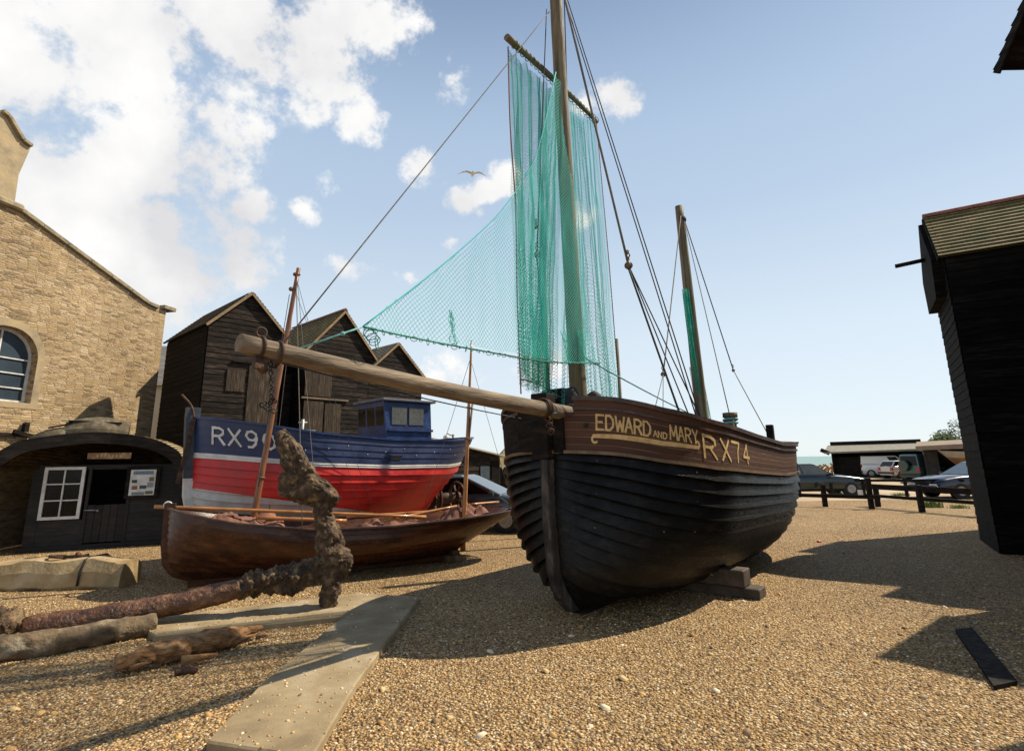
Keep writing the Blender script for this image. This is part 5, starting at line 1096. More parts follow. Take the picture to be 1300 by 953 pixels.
for i, (fx, fz, fw, fh, c) in enumerate(pc_):
    nb = MB(); W_, H_ = b[0] - a[0], zt2 - zb2; nb.box((a[0] + W_ * min(fx + fw / 2, .97 - fw / 2), -.13, zb2 + H_ * min(fz, .88)), (W_ * fw, .003, H_ * fh)); nb.build('picture', pmat('picture print', c, tuple(x * .5 for x in c), scale=30), nbo)
# wreck of a small dinghy on the roof
def at_sh(px, py, back): p = FI @ at_pl(px, py, fa + Vector((-FD.y, FD.x, 0)) * back, FN); return p
wk = empty('upturned_skiff', fa, FRZ, 'weathered broken skiff upturned on the roof of the black shed', 'skiff')
def shell(c, L, W, Hh, tilt, name, mat):
    mb = MB(); n, m = 16, 9
    for (k, dd) in ((0, 0), (1, -.03)):
        vs = []
        for i in range(n + 1):
            for j in range(m + 1):
                u = i / n; v = j / m; hw2 = W / 2 * math.sin(PI * (.16 + .6 * u)) ** .8; an = PI * v
                vs.append(Vector((L * (u - .5), -math.cos(an) * (hw2 + dd), math.sin(an) ** .8 * (Hh + dd) * (.55 + .45 * math.sin(PI * (.1 + .7 * u))) + .015 * (j % 2))))
        vs = [tilt @ q + Vector(c) for q in vs]; mb.add(vs, [(i * (m + 1) + j, (i + 1) * (m + 1) + j, (i + 1) * (m + 1) + j + 1, i * (m + 1) + j + 1) for i in range(n) for j in range(m)], None, False)
    return mb.build(name, mat, wk)
olive = pmat('olive grey wreck planks', (.1, .075, .042), (.05, .042, .028), .9, 6, bump=.8, c3=(.2, .17, .11))
c = at_sh(122, 556, .5); shell((c.x, c.y, c.z - .02), 1.2, .7, .5, Matrix.Rotation(.06, 3, 'Y') @ Matrix.Rotation(.12, 3, 'Z'), 'skiff_hull', olive)
c = at_sh(64, 562, .4); shell((c.x, c.y, c.z), .7, .5, .3, Matrix.Rotation(-.25, 3, 'Y') @ Matrix.Rotation(-.1, 3, 'Z'), 'broken_bow', olive)
mb = MB(); q0, q1_ = at_sh(88, 534, .3), at_sh(155, 537, .35); mb.bar(q0, q1_, .12, .025); mb.bar(at_sh(62, 543, .3), at_sh(88, 538, .32), .14, .02); mb.bar(at_sh(88, 558, .3), at_sh(90, 534, .3), .05, .05); mb.build('loose_plank', M['black_shade'], wk)

# ---- tall huts on the right
GR = 'tall black net huts along the right edge'
def righthut(A, w_dir, W, D, he, hp, label, hood=.0, roof='tile_moss', sides=('f', 'l'), over=.1):
    # gable (front) runs from far corner to near corner; depth to the right
    wd = Vector((w_dir[0], w_dir[1], 0)).normalized(); far = Vector((A[0], A[1], 0)) + wd * W
    return hut('net_hut', (far.x, far.y), -wd, W, D, he, hp, label, 'net hut', GR, bmat='black_boards', side='black_boards', roof=roof, over=over, hood=hood, sides=sides)
wd = (.53, .85)
A1 = at_z(1272, 703, 0); P1h = at_y(1198, 318, 10.1).z; print('right hut corner', A1, P1h)
rh = righthut((A1.x, A1.y), wd, 1.95, 3.2, 5.5, 6.62, 'tall black net hut with mossy tiled roof and terracotta ridge, filling the right edge', hood=.0, sides=('f', 'l', 'r'))
# rh local: front origin at far corner, x towards near corner, y depth. gable hood and hoist beam
mb = MB(); Wr = 1.95
mb.prism([(.1, 4.72), (Wr - .35, 4.72), (Wr - .1, 5.45), (Wr / 2, 6.5), (.02, 5.45)], (0, -.2, 0), (1, 0, 0), (0, 0, 1), (0, .18, 0)); mb.build('gable_hood', M['black_boards'], rh)
mb = MB(); mb.tube([(Wr * .5, -.15, 5.72), (Wr * .5, -.72, 5.68)], .045, 8); mb.build('hoist_beam', M['black_shade'], rh)
D_ = Vector((.85, -.53, 0))
S2 = [((9.28, 9.12), 6.0), ((7.88, 7.02), 6.0), ((10.4, 12.65), 6.6)]  # last entry: unseen hut added behind the edge hut to cast a shadow
for i, ((x, y), hp) in enumerate(S2):
    c = Vector((x, y, 0)); A = c - Vector((.53, .85, 0)) * .95 + D_ * .1
    righthut((A.x, A.y), wd, 1.9, 3.0, hp - 1.1, hp, ['tall black net hut just outside the frame, casting a pointed shadow on the shingle', 'second tall black net hut outside the frame, casting the nearer pointed shadow', 'unseen tall black net hut added behind the mossy roofed hut for its shadow on the shingle'][i], sides=('f',), over=.06)
# nearest hut: its hooded gable shows at the top right corner of the view
tip = at_y(1262, 84, 4.6); print('tip', tip)
pk = tip + Vector((.53, .85, 0)) * -.0
Wn = 1.9; he = tip.z; near = Vector((tip.x + .33, tip.y - .1 - Wn, 0))
rh4 = righthut((near.x, near.y), (0.0, 1), Wn - .02, 3.0, he, he + .95, 'nearest tall black net hut, only its eave jutting into the top right corner', hood=.25, sides=('f',), over=.1, roof='black_shade')
# ================================================================== anchor, timbers, stone
af = empty('old_anchor', at_z(413, 776, 0), 0, 'huge rusted anchor crusted with barnacles, one arm standing upright on the paving', 'anchor')
AO = Vector(af.location)
def A_(px, py, Y): return at_y(px, py, Y) - AO
Yb = AO.y
def crust(mb, pts, rad, amp=.35, seed=1, n=56, fl=1.0): return mb.tube(smoothpts(pts, 22), list(np.interp(np.linspace(0, 1, 22 * (len(pts) - 1) + 1), np.linspace(0, 1, len(rad)), rad)), n, amp=amp * 1.5, freq=5.2, seed=seed, flat=fl, hard=True)
kn = lambda px, py, dY=0: A_(px, py, Yb + dY)
mb = MB(); crust(mb, [kn(413, 790), kn(414, 775), kn(421, 737), kn(425, 714), kn(420, 690), kn(412, 660), kn(411, 636)], [.085, .095, .14, .17, .155, .12, .11], .34, 3); mb.build('arm', M['rust_crust'], af)
def slabby(mb, outline, centre, th, amp, seed, rings=30, n=110):
    C_ = kn(*centre); O_ = [kn(*p) - C_ for p in outline]; O_.append(O_[0]); seg = [(O_[i + 1] - O_[i]).length for i in range(len(O_) - 1)]; tot = sum(seg); vs = []
    def at(s_):
        d = s_ * tot
        for i, L0 in enumerate(seg):
            if d <= L0: return O_[i].lerp(O_[i + 1], d / L0)
            d -= L0
        return O_[-1]
    for r in range(rings + 1):
        f = PI * r / rings; sc = max(math.sin(f), 0) ** .55; dp = -math.cos(f) * th
        for k in range(n):
            q = at(k / n) * sc + Vector((0, dp, 0)); qq = (q + Vector((seed, 0, 0))) * 5
            d = q.normalized() if q.length > .01 else Vector((0, -1, 0)); h = amp * (1.1 * (noise.turbulence(qq * .7, 4, True) - .45) + .5 * (noise.turbulence(qq * 2.6, 2, True) - .4) + .12 * noise.cell(qq * 1.8))
            d = (d * .5 + Vector((0, -1 if dp < 0 else 1, 0)) * .6).normalized(); vs.append(C_ + q + d * h)
    mb.add(vs, [(r * n + k, r * n + (k + 1) % n, (r + 1) * n + (k + 1) % n, (r + 1) * n + k) for r in range(rings) for k in range(n)], None, True); return mb
fl_px = [(350, 547), (361, 544), (372, 554), (384, 571), (390, 582), (406, 605), (421, 616), (434, 632), (429, 640), (415, 647), (398, 644), (372, 638), (358, 628), (357, 608), (360, 596), (353, 574), (349, 557)]
slabby(MB(), fl_px, (388, 606), .12, .09, 5).build('fluke', M['rust_crust'], af)
yS0, yS1 = Yb + .05, 5.95
sp = lambda px, py, t: A_(px, py, lerp(yS0, yS1, t))
mb = MB(); crust(mb, [sp(440, 712, -.02), sp(410, 722, .05), sp(370, 733, .15), sp(330, 740, .25), sp(300, 748, .36)], [.16, .14, .16, .16, .1], .5, 5, 44); mb.build('crusted_shank', M['rust_crust'], af)
mb = MB(); mb.tube(smoothpts([sp(306, 745, .34), sp(230, 765, .5), sp(150, 780, .7), sp(30, 800, .93)], 16), list(np.linspace(.105, .125, 49)), 40, amp=.22, freq=3, seed=2, hard=True); mb.build('shank', M['rust_shaft'], af)
mb = MB(); crust(mb, [sp(32, 799, .93), sp(10, 801, .97), sp(-25, 806, 1.04)], [.13, .22, .2], .5, 11); mb.build('crusted_head', M['rust_crust'], af)
def logt(pts, rad, mat, name, label, cat, amp=.35, seed=0, fl=1):
    o0 = Vector(pts[0]); o0.z = 0; mb = MB(); mb.tube(smoothpts([Vector(p) - o0 for p in pts], 16), list(np.interp(np.linspace(0, 1, 16 * (len(pts) - 1) + 1), np.linspace(0, 1, len(rad)), rad)), 40, amp=amp, freq=4.5, seed=seed, flat=fl, hard=True)
    o = mb.build(name, M[mat]); o.location = o0; return tag(o, label, cat)
G_ = lambda px, py, z: at_z(px, py, z)
logt([G_(-40, 828, .1), G_(40, 818, .1), G_(120, 805, .1), G_(196, 792, .09)], [.1, .12, .12, .11], 'log', 'weathered_log', 'round grey lichened timber lying beneath the rusted anchor shaft', 'log', .3, 5)
dw = logt([G_(146, 842, .09), G_(200, 828, .11), G_(270, 812, .1), G_(331, 796, .1)], [.1, .12, .1, .06], 'drift', 'driftwood', 'splintered orange brown piece of driftwood on the shingle', 'driftwood', .75, 9, .7)
for i, (px, py, l) in enumerate(((150, 838, .2), (165, 848, .16), (230, 838, .3), (290, 815, .25), (325, 808, .14))):
    p = G_(px, py, .06) - Vector(dw.location); mb = MB(); mb.tube([p, p + Vector((l * .8, l * .5, .03 * (i % 2)))], [.035, .012], 8, amp=.6, freq=12, seed=i); mb.build('splinter', M['drift'], dw)
logt([G_(222, 853, .03), G_(238, 850, .03), G_(250, 851, .02)], [.03, .035, .02], 'iron', 'rusty_lump', 'small rusty red lump beside the splintered driftwood', 'lump', .5, 3)
# carved stone block
b0 = at_z(-30, 752, 0); b1 = at_z(118, 748, 0); d = Vector((b1.x - b0.x, b1.y - b0.y, 0)); L = d.length; rz = math.atan2(d.y, d.x)
sb = empty('carved_stone', (b0.x, b0.y, 0), rz, 'long carved sandstone block with an iron strap, lying in front of the black shed', 'stone block')
hS = .40; mb = MB(); n = 40
pro = [(0, .04), (.02, hS * .55), (.1, hS * .95), (.2, hS), (.55, hS * .96), (.66, hS * .8), (.7, .1), (.62, 0), (.04, 0)]
vs = []
for i in range(n + 1):
    t = i / n; k = 1 if t < .93 else .96; w = .88 + .12 * math.sin(t * 5)
    for (y, z) in pro:
        q = Vector((t * (L + .35), y * w, z * (.93 + .1 * math.sin(t * 3.3)) * k)); a = noise.noise(q * 2.5 + Vector((3, 1, 1))) * .035 + noise.noise(q * 9) * .01; vs.append(q + Vector((0, a, a)))
m = len(pro); mb.add(vs, [(i * m + j, (i + 1) * m + j, (i + 1) * m + (j + 1) % m, i * m + (j + 1) % m) for i in range(n) for j in range(m)] + [tuple(range(m))[::-1], tuple(n * m + j for j in range(m))])
mb.build('block', M['block_stone'], sb)
mb = MB(); xs_ = L * .86; loop = [(xs_, y - .012 if y < .3 else y + .012, z + .012) for y, z in pro[:7]]; mb.tube(loop, .016, 6); mb.build('strap', M['iron_dark'], sb)
mb = MB(); mb.ring((L * .55, .25, hS + .02), .11, .02, (.1, .1, 1)); mb.tube([(L * .62, .2, hS + .02), (L * .8, .3, hS + .03)], .02, 6, amp=.3, freq=10); mb.ball((L * .72, .25, hS + .04), .04, 8, amp=.4, freq=12); mb.build('mooring_ring', M['iron'], sb)
# flat dark board in the shingle at right, red litter
p = [at_z(*q, .02) for q in ((1213, 800), (1234, 797), (1292, 866), (1262, 872))]; c = sum(p, Vector()) / 4
mb = MB(); mb.add([q - c for q in p] + [q - c - Vector((0, 0, .04)) for q in p], [(0, 1, 2, 3), (7, 6, 5, 4), (0, 4, 5, 1), (1, 5, 6, 2), (2, 6, 7, 3), (3, 7, 4, 0)]); o = mb.build('ground_plank', M['black_shade']); o.location = c + Vector((0, 0, .012)); tag(o, 'dark plank sunk flat in the shingle at lower right', 'plank')
c = at_z(1040, 687, .02); mb = MB(); mb.ball((0, 0, 0), .045, 10, amp=.7, freq=25, sc=(1, .7, .5)); o = mb.build('litter', pmat('bright red plastic', (.65, .02, .05), (.5, .01, .03), .4)); o.location = c; tag(o, 'small crumpled scrap of bright red litter on the shingle', 'litter')
# ================================================================== gull
c = at_y(600, 221, 26); gl = empty('seagull', c, .2, 'white seagull gliding with wings spread, left of the tall mast', 'bird')
mb = MB(); mb.tube([(-.02, .28, 0), (0, .2, .0), (0, .05, .01), (0, -.1, 0), (0, -.2, .02), (0, -.26, .01), (0, -.32, 0)], [.02, .05, .085, .07, .045, .04, .01], 10)
for sg in (-1, 1):
    vs = []
    for (x, z, ch, y) in ((0, .02, .2, 0), (.3, .09, .17, -.05), (.5, .07, .12, 0), (.75, 0, .02, .12)):
        vs += [(sg * x, y - ch / 2, z), (sg * x, y + ch / 2, z - .01), (sg * x, y + ch / 3, z + .02)]
    mb.add(vs, [(3 * i + k, 3 * i + (k + 1) % 3, 3 * i + 3 + (k + 1) % 3, 3 * i + 3 + k) for i in range(3) for k in range(3)], None, True)
mb.build('body', M['white_paint'], gl)

# ================================================================== vehicles
def carpaint(n, c, r=.25): 
    m, nt, bs = newmat(n); bs.inputs['Base Color'].default_value = c4(c); bs.inputs['Roughness'].default_value = r; bs.inputs['Coat Weight'].default_value = .6; bs.inputs['Coat Roughness'].default_value = .05; bs.inputs['Metallic'].default_value = .2
    return m
M['head'] = pmat('clear lamp glass', (.7, .7, .68), (.5, .5, .5), .15); M['tail'] = pmat('red lamp lens', (.5, .02, .015), (.3, .01, .01), .2)
def car(label, loc, rz, L, W, prof, cab, paint, cat='car', group=None, wheels=(.17, .8), wr=.31, belt=.86, name='parked_car', roofw=.78, glass='glass_dark', sidewin=((.02, .48), (.52, .98)), name2=None, taillab=None):
    """x from rear (0) to front (L). prof: list of (x/L, ztop) of lower body; cab: (x_rear_base, x_rear_top, x_front_top, x_front_base, z_roof)"""
    e = empty(name, loc, rz, label, cat, group); mb = MB(); secs = []; N_ = 30
    for i in range(N_ + 1):
        t = i / N_; x = t * L; zt = interp(t, [p[0] for p in prof], [p[1] for p in prof]); en = min(1, (min(t, 1 - t) / .06)) ; w = W / 2 * (.86 + .14 * math.sin(en * PI / 2)); zb = .2 + .07 * (1 - en)
        secs.append([(x, -w * .9, zb), (x, -w, zb + .14), (x, -w * 1.0, lerp(zb, zt, .6)), (x, -w * .965, zt - .07), (x, -w * .86, zt), (x, 0, zt + .025), (x, w * .86, zt), (x, w * .965, zt - .07), (x, w, lerp(zb, zt, .6)), (x, w, zb + .14), (x, w * .9, zb)])
    m = 11; mb.add([p for s in secs for p in s], [(i * m + j, (i + 1) * m + j, (i + 1) * m + (j + 1) % m, i * m + (j + 1) % m) for i in range(N_) for j in range(m)], None, True)
    mb.add(secs[0], [tuple(range(m))]); mb.add(secs[-1], [tuple(range(m))[::-1]])
    x0, x1, x2, x3, zr = [c * L for c in cab[:4]] + [cab[4]]; zb0 = interp(cab[0], [p[0] for p in prof], [p[1] for p in prof]) - .02; zb1 = interp(cab[3], [p[0] for p in prof], [p[1] for p in prof]) - .02
    wb, wt = W / 2 * .9, W / 2 * roofw
    cv = [(x0, -wb, zb0), (x3, -wb, zb1), (x3, wb, zb1), (x0, wb, zb0), (x1, -wt, zr - .04), (x2, -wt, zr - .04), (x2, wt, zr - .04), (x1, wt, zr - .04), (x1 + .08, -wt * .88, zr), (x2 - .12, -wt * .88, zr), (x2 - .12, wt * .88, zr), (x1 + .08, wt * .88, zr)]
    mb.add(cv, [(0, 1, 5, 4), (1, 2, 6, 5), (2, 3, 7, 6), (3, 0, 4, 7), (4, 5, 9, 8), (5, 6, 10, 9), (6, 7, 11, 10), (7, 4, 8, 11), (8, 9, 10, 11)])
    mb.build('body', paint, e)
    def quad(nm, P, mat, out): 
        P = [Vector(p) for p in P]; n = (P[1] - P[0]).cross(P[3] - P[0]).normalized(); n = n if n.dot(out) > 0 else -n; mb = MB(); mb.add([p + n * .012 for p in P] + [p - n * .01 for p in P], [(0, 1, 2, 3), (0, 1, 5, 4), (1, 2, 6, 5), (2, 3, 7, 6), (3, 0, 4, 7)]); return mb.build(nm, mat, e)
    def bil(A, B, C, D, u, v): return Vector(A).lerp(Vector(B), u).lerp(Vector(D).lerp(Vector(C), u), v)
    for sg in (-1, 1):
        A, B, C, D = (x0, sg * wb, zb0), (x3, sg * wb, zb1), (x2, sg * wt, zr - .04), (x1, sg * wt, zr - .04)
        for (u0, u1) in sidewin: quad('window', [bil(A, B, C, D, u0, .14), bil(A, B, C, D, u1, .14), bil(A, B, C, D, min(u1, .97), .92), bil(A, B, C, D, max(u0, .04), .92)], M[glass], Vector((0, sg, 0)))
    quad('windscreen', [bil((x3, -wb, zb1), (x3, wb, zb1), (x2, wt, zr - .04), (x2, -wt, zr - .04), u, v) for u, v in ((.05, .1), (.95, .1), (.95, .94), (.05, .94))], M['glass_blue'], Vector((1, 0, .5)))
    quad('rear_window', [bil((x0, -wb, zb0), (x0, wb, zb0), (x1, wt, zr - .04), (x1, -wt, zr - .04), u, v) for u, v in ((.08, .15), (.92, .15), (.92, .9), (.08, .9))], M['glass_dark'], Vector((-1, 0, .3)))
    for sg in (-1, 1):
        for wx in wheels:
            mb = MB(); mb.tube([(wx * L, sg * (W / 2 - .2), wr), (wx * L, sg * (W / 2 - .01), wr)], [wr + .045, wr + .045], 22); mb.build('wheel_arch', M['tyre'], e)
            mb = MB(); mb.tube([(wx * L, sg * (W / 2 - .2), wr), (wx * L, sg * (W / 2 - .02), wr), (wx * L, sg * (W / 2 + .015), wr)], [wr, wr, wr * .9], 22); wl = mb.build('wheel', M['tyre'], e)
            mb = MB(); mb.tube([(wx * L, sg * (W / 2), wr), (wx * L, sg * (W / 2 + .022), wr)], [wr * .62, wr * .58], 16)
            mb.build('rim', M['chrome'], wl)
        zf = prof[-1][1]; mb = MB(); mb.box((L - .03, sg * W * .33, zf - .12), (.1, W * .2, .13)); mb.build('headlight', M['head'], e)
        zb_ = prof[0][1]; mb = MB(); mb.box((.02, sg * W * .39, zb_ - .16), (.1, W * .14, .26)); mb.build('tail_light', M['tail'], e)
    mb = MB(); mb.box((L - .01, 0, .42), (.14, W * .96, .16)); mb.box((.01, 0, .42), (.14, W * .96, .16)); mb.build('bumper', M['plastic_black'], e, bevel=.03)
    mb = MB(); mb.box((cab[3] * L - .25, -W / 2 - .07, zb1 + .08), (.1, .14, .1)); mb.box((cab[3] * L - .25, W / 2 + .07, zb1 + .08), (.1, .14, .1)); mb.build('mirror', M['plastic_black'], e)
    return e
sal = [(0, .78), (.04, .86), (.2, .9), (.45, .9), (.68, .88), (.8, .84), (.95, .74), (1, .62)]
p = at_z(1070, 628, 0); print('car A wheel', p)
car('dark green four door saloon car parked behind the fence, nose to the right', (p.x - 3.55, p.y + .35, 0), math.radians(-4), 4.5, 1.72, sal, (.08, .2, .5, .68, 1.38), carpaint('dark green car paint', (.006, .016, .018)), group='cars parked by the beach', glass='glass_grey', wheels=(.2, .8), wr=.3)
p = at_z(1207, 632, 0)
car('navy blue car half hidden behind the right hand net hut, nose to the left', (p.x + 3.45, p.y + .25, 0), math.radians(180), 4.3, 1.72, sal, (.08, .2, .48, .7, 1.4), carpaint('navy car paint', (.006, .009, .022)), group='cars parked by the beach', wr=.3)
hb = [(0, .85), (.03, .92), (.3, .94), (.55, .92), (.75, .88), (.95, .76), (1, .62)]
def PY(px, Y): q = at_y(px, 590, Y); return Vector((q.x, Y, 0))
hb = [(0, .85), (.03, .92), (.3, .94), (.55, .92), (.75, .88), (.95, .76), (1, .62)]
p = PY(1123, 42)
car('silver hatchback with red rear lamp, parked behind the white van', (p.x, p.y, 0), math.radians(4), 3.4, 1.6, hb, (.0, .1, .55, .78, 1.3), carpaint('silver beige car paint', (.5, .47, .42)), group='cars parked by the beach', wr=.29)
p = PY(1092, 46)
vn = [(0, 1.05), (.02, 1.1), (.7, 1.05), (.78, 1.0), (.96, .85), (1, .7)]
car('small white delivery van parked in front of the long black shed', (p.x, p.y, 0), math.radians(-28), 3.7, 1.7, vn, (.0, .02, .66, .8, 1.66), carpaint('white van paint', (.78, .76, .72), .35), cat='van', group=None, sidewin=((.72, .96),), roofw=.84, name='delivery_van', wheels=(.17, .82))
p = PY(1148, 37); tr = [(0, .9), (.02, .95), (.6, .95), (.64, 1.0), (.98, .95), (1, .8)]
jp = car('dark green four wheel drive with spare wheel at its back, beyond the fence', (p.x + .5, p.y + .3, 0), math.radians(14), 2.9, 1.6, tr, (.0, .01, .56, .62, 1.72), carpaint('bottle green paint', (.012, .07, .06), .4), cat='jeep', name='jeep', wr=.36, sidewin=((.05, .3), (.34, .6), (.66, .97)), glass='glass_blue')
mb = MB(); mb.tube([(-.02, .25, 1.0), (-.22, .25, 1.0)], [.36, .34], 20); mb.build('spare_wheel', carpaint('green wheel cover', (.02, .05, .045), .5), jp)
# grey car beyond the dinghy
car('dark grey hatchback parked between the red boat and the large black boat', (-3.15, 15.5, 0), math.radians(-13), 4.0, 1.7, hb, (.02, .14, .52, .78, 1.36), carpaint('dark grey car paint', (.03, .034, .033), .3), group='cars parked by the beach', wr=.3, sidewin=((.06, .42), (.46, .94)))

# ================================================================== fences
def fence(label, posts, rails, r=.07, group='low timber fences'):
    """posts: (px, py_bottom, height); rails: (i, j, z, thick)"""
    P = [at_z(px, py, 0) for px, py, h in posts]; o0 = P[0]; e = empty('timber_fence', o0, 0, label, 'fence', group)
    for (px, py, h), p in zip(posts, P): MB().box((p.x - o0.x, p.y - o0.y, h / 2), (r * 2, r * 2, h)).build('post', M['black_shade'], e, bevel=.015)
    for (i, j, z, t) in rails:
        a, b = P[i] - o0, P[j] - o0; d = (b - a).normalized() * .3; n = Vector((-d.y, d.x, 0)).normalized() * -(r + .03); mb = MB(); mb.bar(a - d + n + Vector((0, 0, z)), b + d + n + Vector((0, 0, z)), .06, t); mb.build('rail', M['black_shade'], e)
    return e
fence('low dark fence rail nearest the large black boat, with one taller end post', [(985, 641, .75), (1048, 643, .75), (1107, 646, .98)], [(0, 2, .38, .12)])
fence('heavy dark timber barrier in front of the navy car', [(1115, 643, .72), (1171, 650, .8), (1246, 655, .8)], [(0, 2, .66, .17), (0, 2, .36, .1)])
fence('thin dark rail farther off behind the silver car', [(1016, 631, .62), (1057, 631, .62), (1098, 632, .75), (1152, 631, .78), (1215, 633, .78)], [(2, 4, .7, .1)], .055)
mb = MB(); mb.box((0, 0, .16), (.22, .1, .32)); p = at_z(1094, 632, 0); o = mb.build('marker_block', M['white_paint'], bevel=.01); o.location = (p.x, p.y, 0); tag(o, 'small white block standing under the fence rail', 'marker')
# grass tufts
def tuft(px, py, n, h, wdt, label):
    p = at_z(px, py, 0); V = []; mb = MB(); R = random.Random(px)
    for i in range(n):
        a = R.random() * 2 * PI; r = R.random() * wdt; b = Vector((math.cos(a) * r, math.sin(a) * r * .5, 0)); hh = h * R.uniform(.5, 1.1); l = Vector((R.uniform(-1, 1), R.uniform(-1, 1), 0)) * hh * .5; s = Vector((.012, .004, 0))
        mb.add([b - s, b + s, b + l * .4 + Vector((0, 0, hh * .7)) + s * .6, b + l * .4 + Vector((0, 0, hh * .7)) - s * .6, b + l + Vector((0, 0, hh))], [(0, 1, 2, 3), (3, 2, 4)])
    o = mb.build('grass_tuft', M['grass']); o.location = p; return tag(o, label, 'grass tuft', 'grass tufts by the fence')
M['grass'] = pmat('dry green grass', (.17, .24, .04), (.08, .13, .02), .8, 3, island=.4)
tuft(1183, 644, 260, .26, .38, 'bright green tuft of grass beside the thick fence post'); tuft(1060, 629, 160, .2, .5, 'low grass tuft by the wheels of the green saloon'); tuft(1143, 629, 110, .15, .4, 'sparse grass tuft below the silver car'); tuft(1218, 645, 120, .14, .4, 'small grass tuft next to the right hand net hut')
# ================================================================== far sheds on the beach
def P2(px, Y, z=0): q = at_y(px, 590, Y); return Vector((q.x, Y, z))
a = P2(1057, 46); L, LRZ = 6.6, -.52
lb = empty('long_shed', a, LRZ, 'long low black shed with pale roof edge, open side facing the parked van', 'shed')
zt = at_y(1100, 566, 46).z; zt2_ = at_y(1100, 573, 45).z
mb = MB(); mb.box((L / 2, 3, zt2_ / 2), (L, .1, zt2_)); mb.box((.05, 1.5, zt2_ / 2), (.1, 3, zt2_)); mb.box((L - .05, 1.5, zt2_ / 2), (.1, 3, zt2_)); mb.box((L / 2, .6, zt2_ * .4), (L * .98, .08, zt2_ * .8)); mb.build('wall', M['black_shade'], lb)
mb = MB(); mb.add([(-.5, -.5, zt2_ + .0), (L + .2, -.5, zt2_ + .15), (L + .2, 3.6, zt + .2), (-.2, 3.6, zt + .15), (-.5, -.5, zt2_ - .12), (L + .2, -.5, zt2_ - .0), (L + .2, 3.6, zt + .05), (-.2, 3.6, zt)], [(0, 1, 2, 3), (7, 6, 5, 4), (0, 4, 5, 1), (1, 5, 6, 2), (2, 6, 7, 3), (3, 7, 4, 0)]); mb.build('roof', pmat('pale felt roof', (.24, .22, .17), (.15, .14, .11), .9), lb)
MB().bar((0, 3.6, zt + .3), (L * .98, 3.6, zt + .34), .1, .3).build('ridge_beam', M['black_shade'], lb); MB().bar((-.7, -.4, zt2_ + .2), (-.1, -.3, zt2_ - .1), .2, .3).build('beam_end', M['black_shade'], lb); mb = MB(); mb.bar((L + .3, 0, .0), (L + .4, 0, zt + .7), .15, .2); mb.bar((L, 0, zt + .2), (L + .8, 0, zt - .2), .1, .15); mb.build('corner_post', M['black_shade'], lb)
a = P2(1176, 35); L = 5.2; zt = at_y(1176, 566, 35).z; SRZ = -.6
bh = empty('boat_store', a, SRZ, 'open fronted grey shed sheltering a small wooden boat, beyond the navy car', 'shed')
mb = MB(); mb.box((.35, 1.3, zt / 2 - .1), (.7, .12, zt - .2)); mb.box((.05, 2.5, zt / 2 - .1), (.1, 2.6, zt - .2)); mb.box((L / 2, 4, zt / 2), (L, .1, zt)); mb.box((L - .05, 2, zt / 2), (.1, 4, zt)); mb.build('wall', pmat('grey black shed timber', (.07, .06, .055), (.03, .027, .025), .9, 3), bh)
mb = MB(); mb.add([(-.4, -.3, zt), (L + .2, -.3, zt + .2), (L + .2, 4.2, zt + .5), (-.2, 4.2, zt + .35), (-.4, -.3, zt - .25), (L + .2, -.3, zt - .15), (L + .2, 4.2, zt + .2), (-.2, 4.2, zt + .05)], [(0, 1, 2, 3), (7, 6, 5, 4), (0, 4, 5, 1), (1, 5, 6, 2), (2, 6, 7, 3), (3, 7, 4, 0)]); mb.build('roof', pmat('sandy felt roof', (.28, .21, .14), (.16, .12, .09), .9, 1), bh)
bo = P2(1195, 34.2); BZ = -.45; be = empty('wooden_boat', (bo.x, bo.y, .55), BZ, 'small pale and orange wooden boat sheltered in the open fronted shed', 'boat')
H4 = Hull(4.6, .95, (2.6, 2.0), (1.6, 1.0), lambda t: 1.35 - .1 * math.sin(t * PI), p=1.9, q=.75, x0=lambda q: interp(q, [0, 1], [1.3, 0]), tw=.6)
H4.strakes(MB(), [0, .12, .25, .38, .5, .62, .72], .015, na=30).build('hull', pmat('orange brown boat varnish', (.3, .13, .04), (.18, .07, .025), .5, 2), be); H4.strakes(MB(), [.72, .86, 1], .015, na=30).build('top_strake', pmat('greyish cream boat paint', (.4, .34, .25), (.3, .25, .18), .7), be)
H4.stem(MB(), 0, 1.05, .05, .08).build('stem_post', M['spar'], be)
for k, u in enumerate((1.2, 3.4)):
    q = Matrix.Translation((bo.x, bo.y, 0)) @ Matrix.Rotation(BZ, 4, 'Z') @ Vector((u, 0, 0)); o = MB().box((0, 0, .28), (.3, .9, .56)).build('timber_trestle', M['log']); o.location = q; tag(o, ['trestle under the pointed end of the sheltered wooden boat', 'trestle under the square end of the sheltered wooden boat'][k], 'trestle')
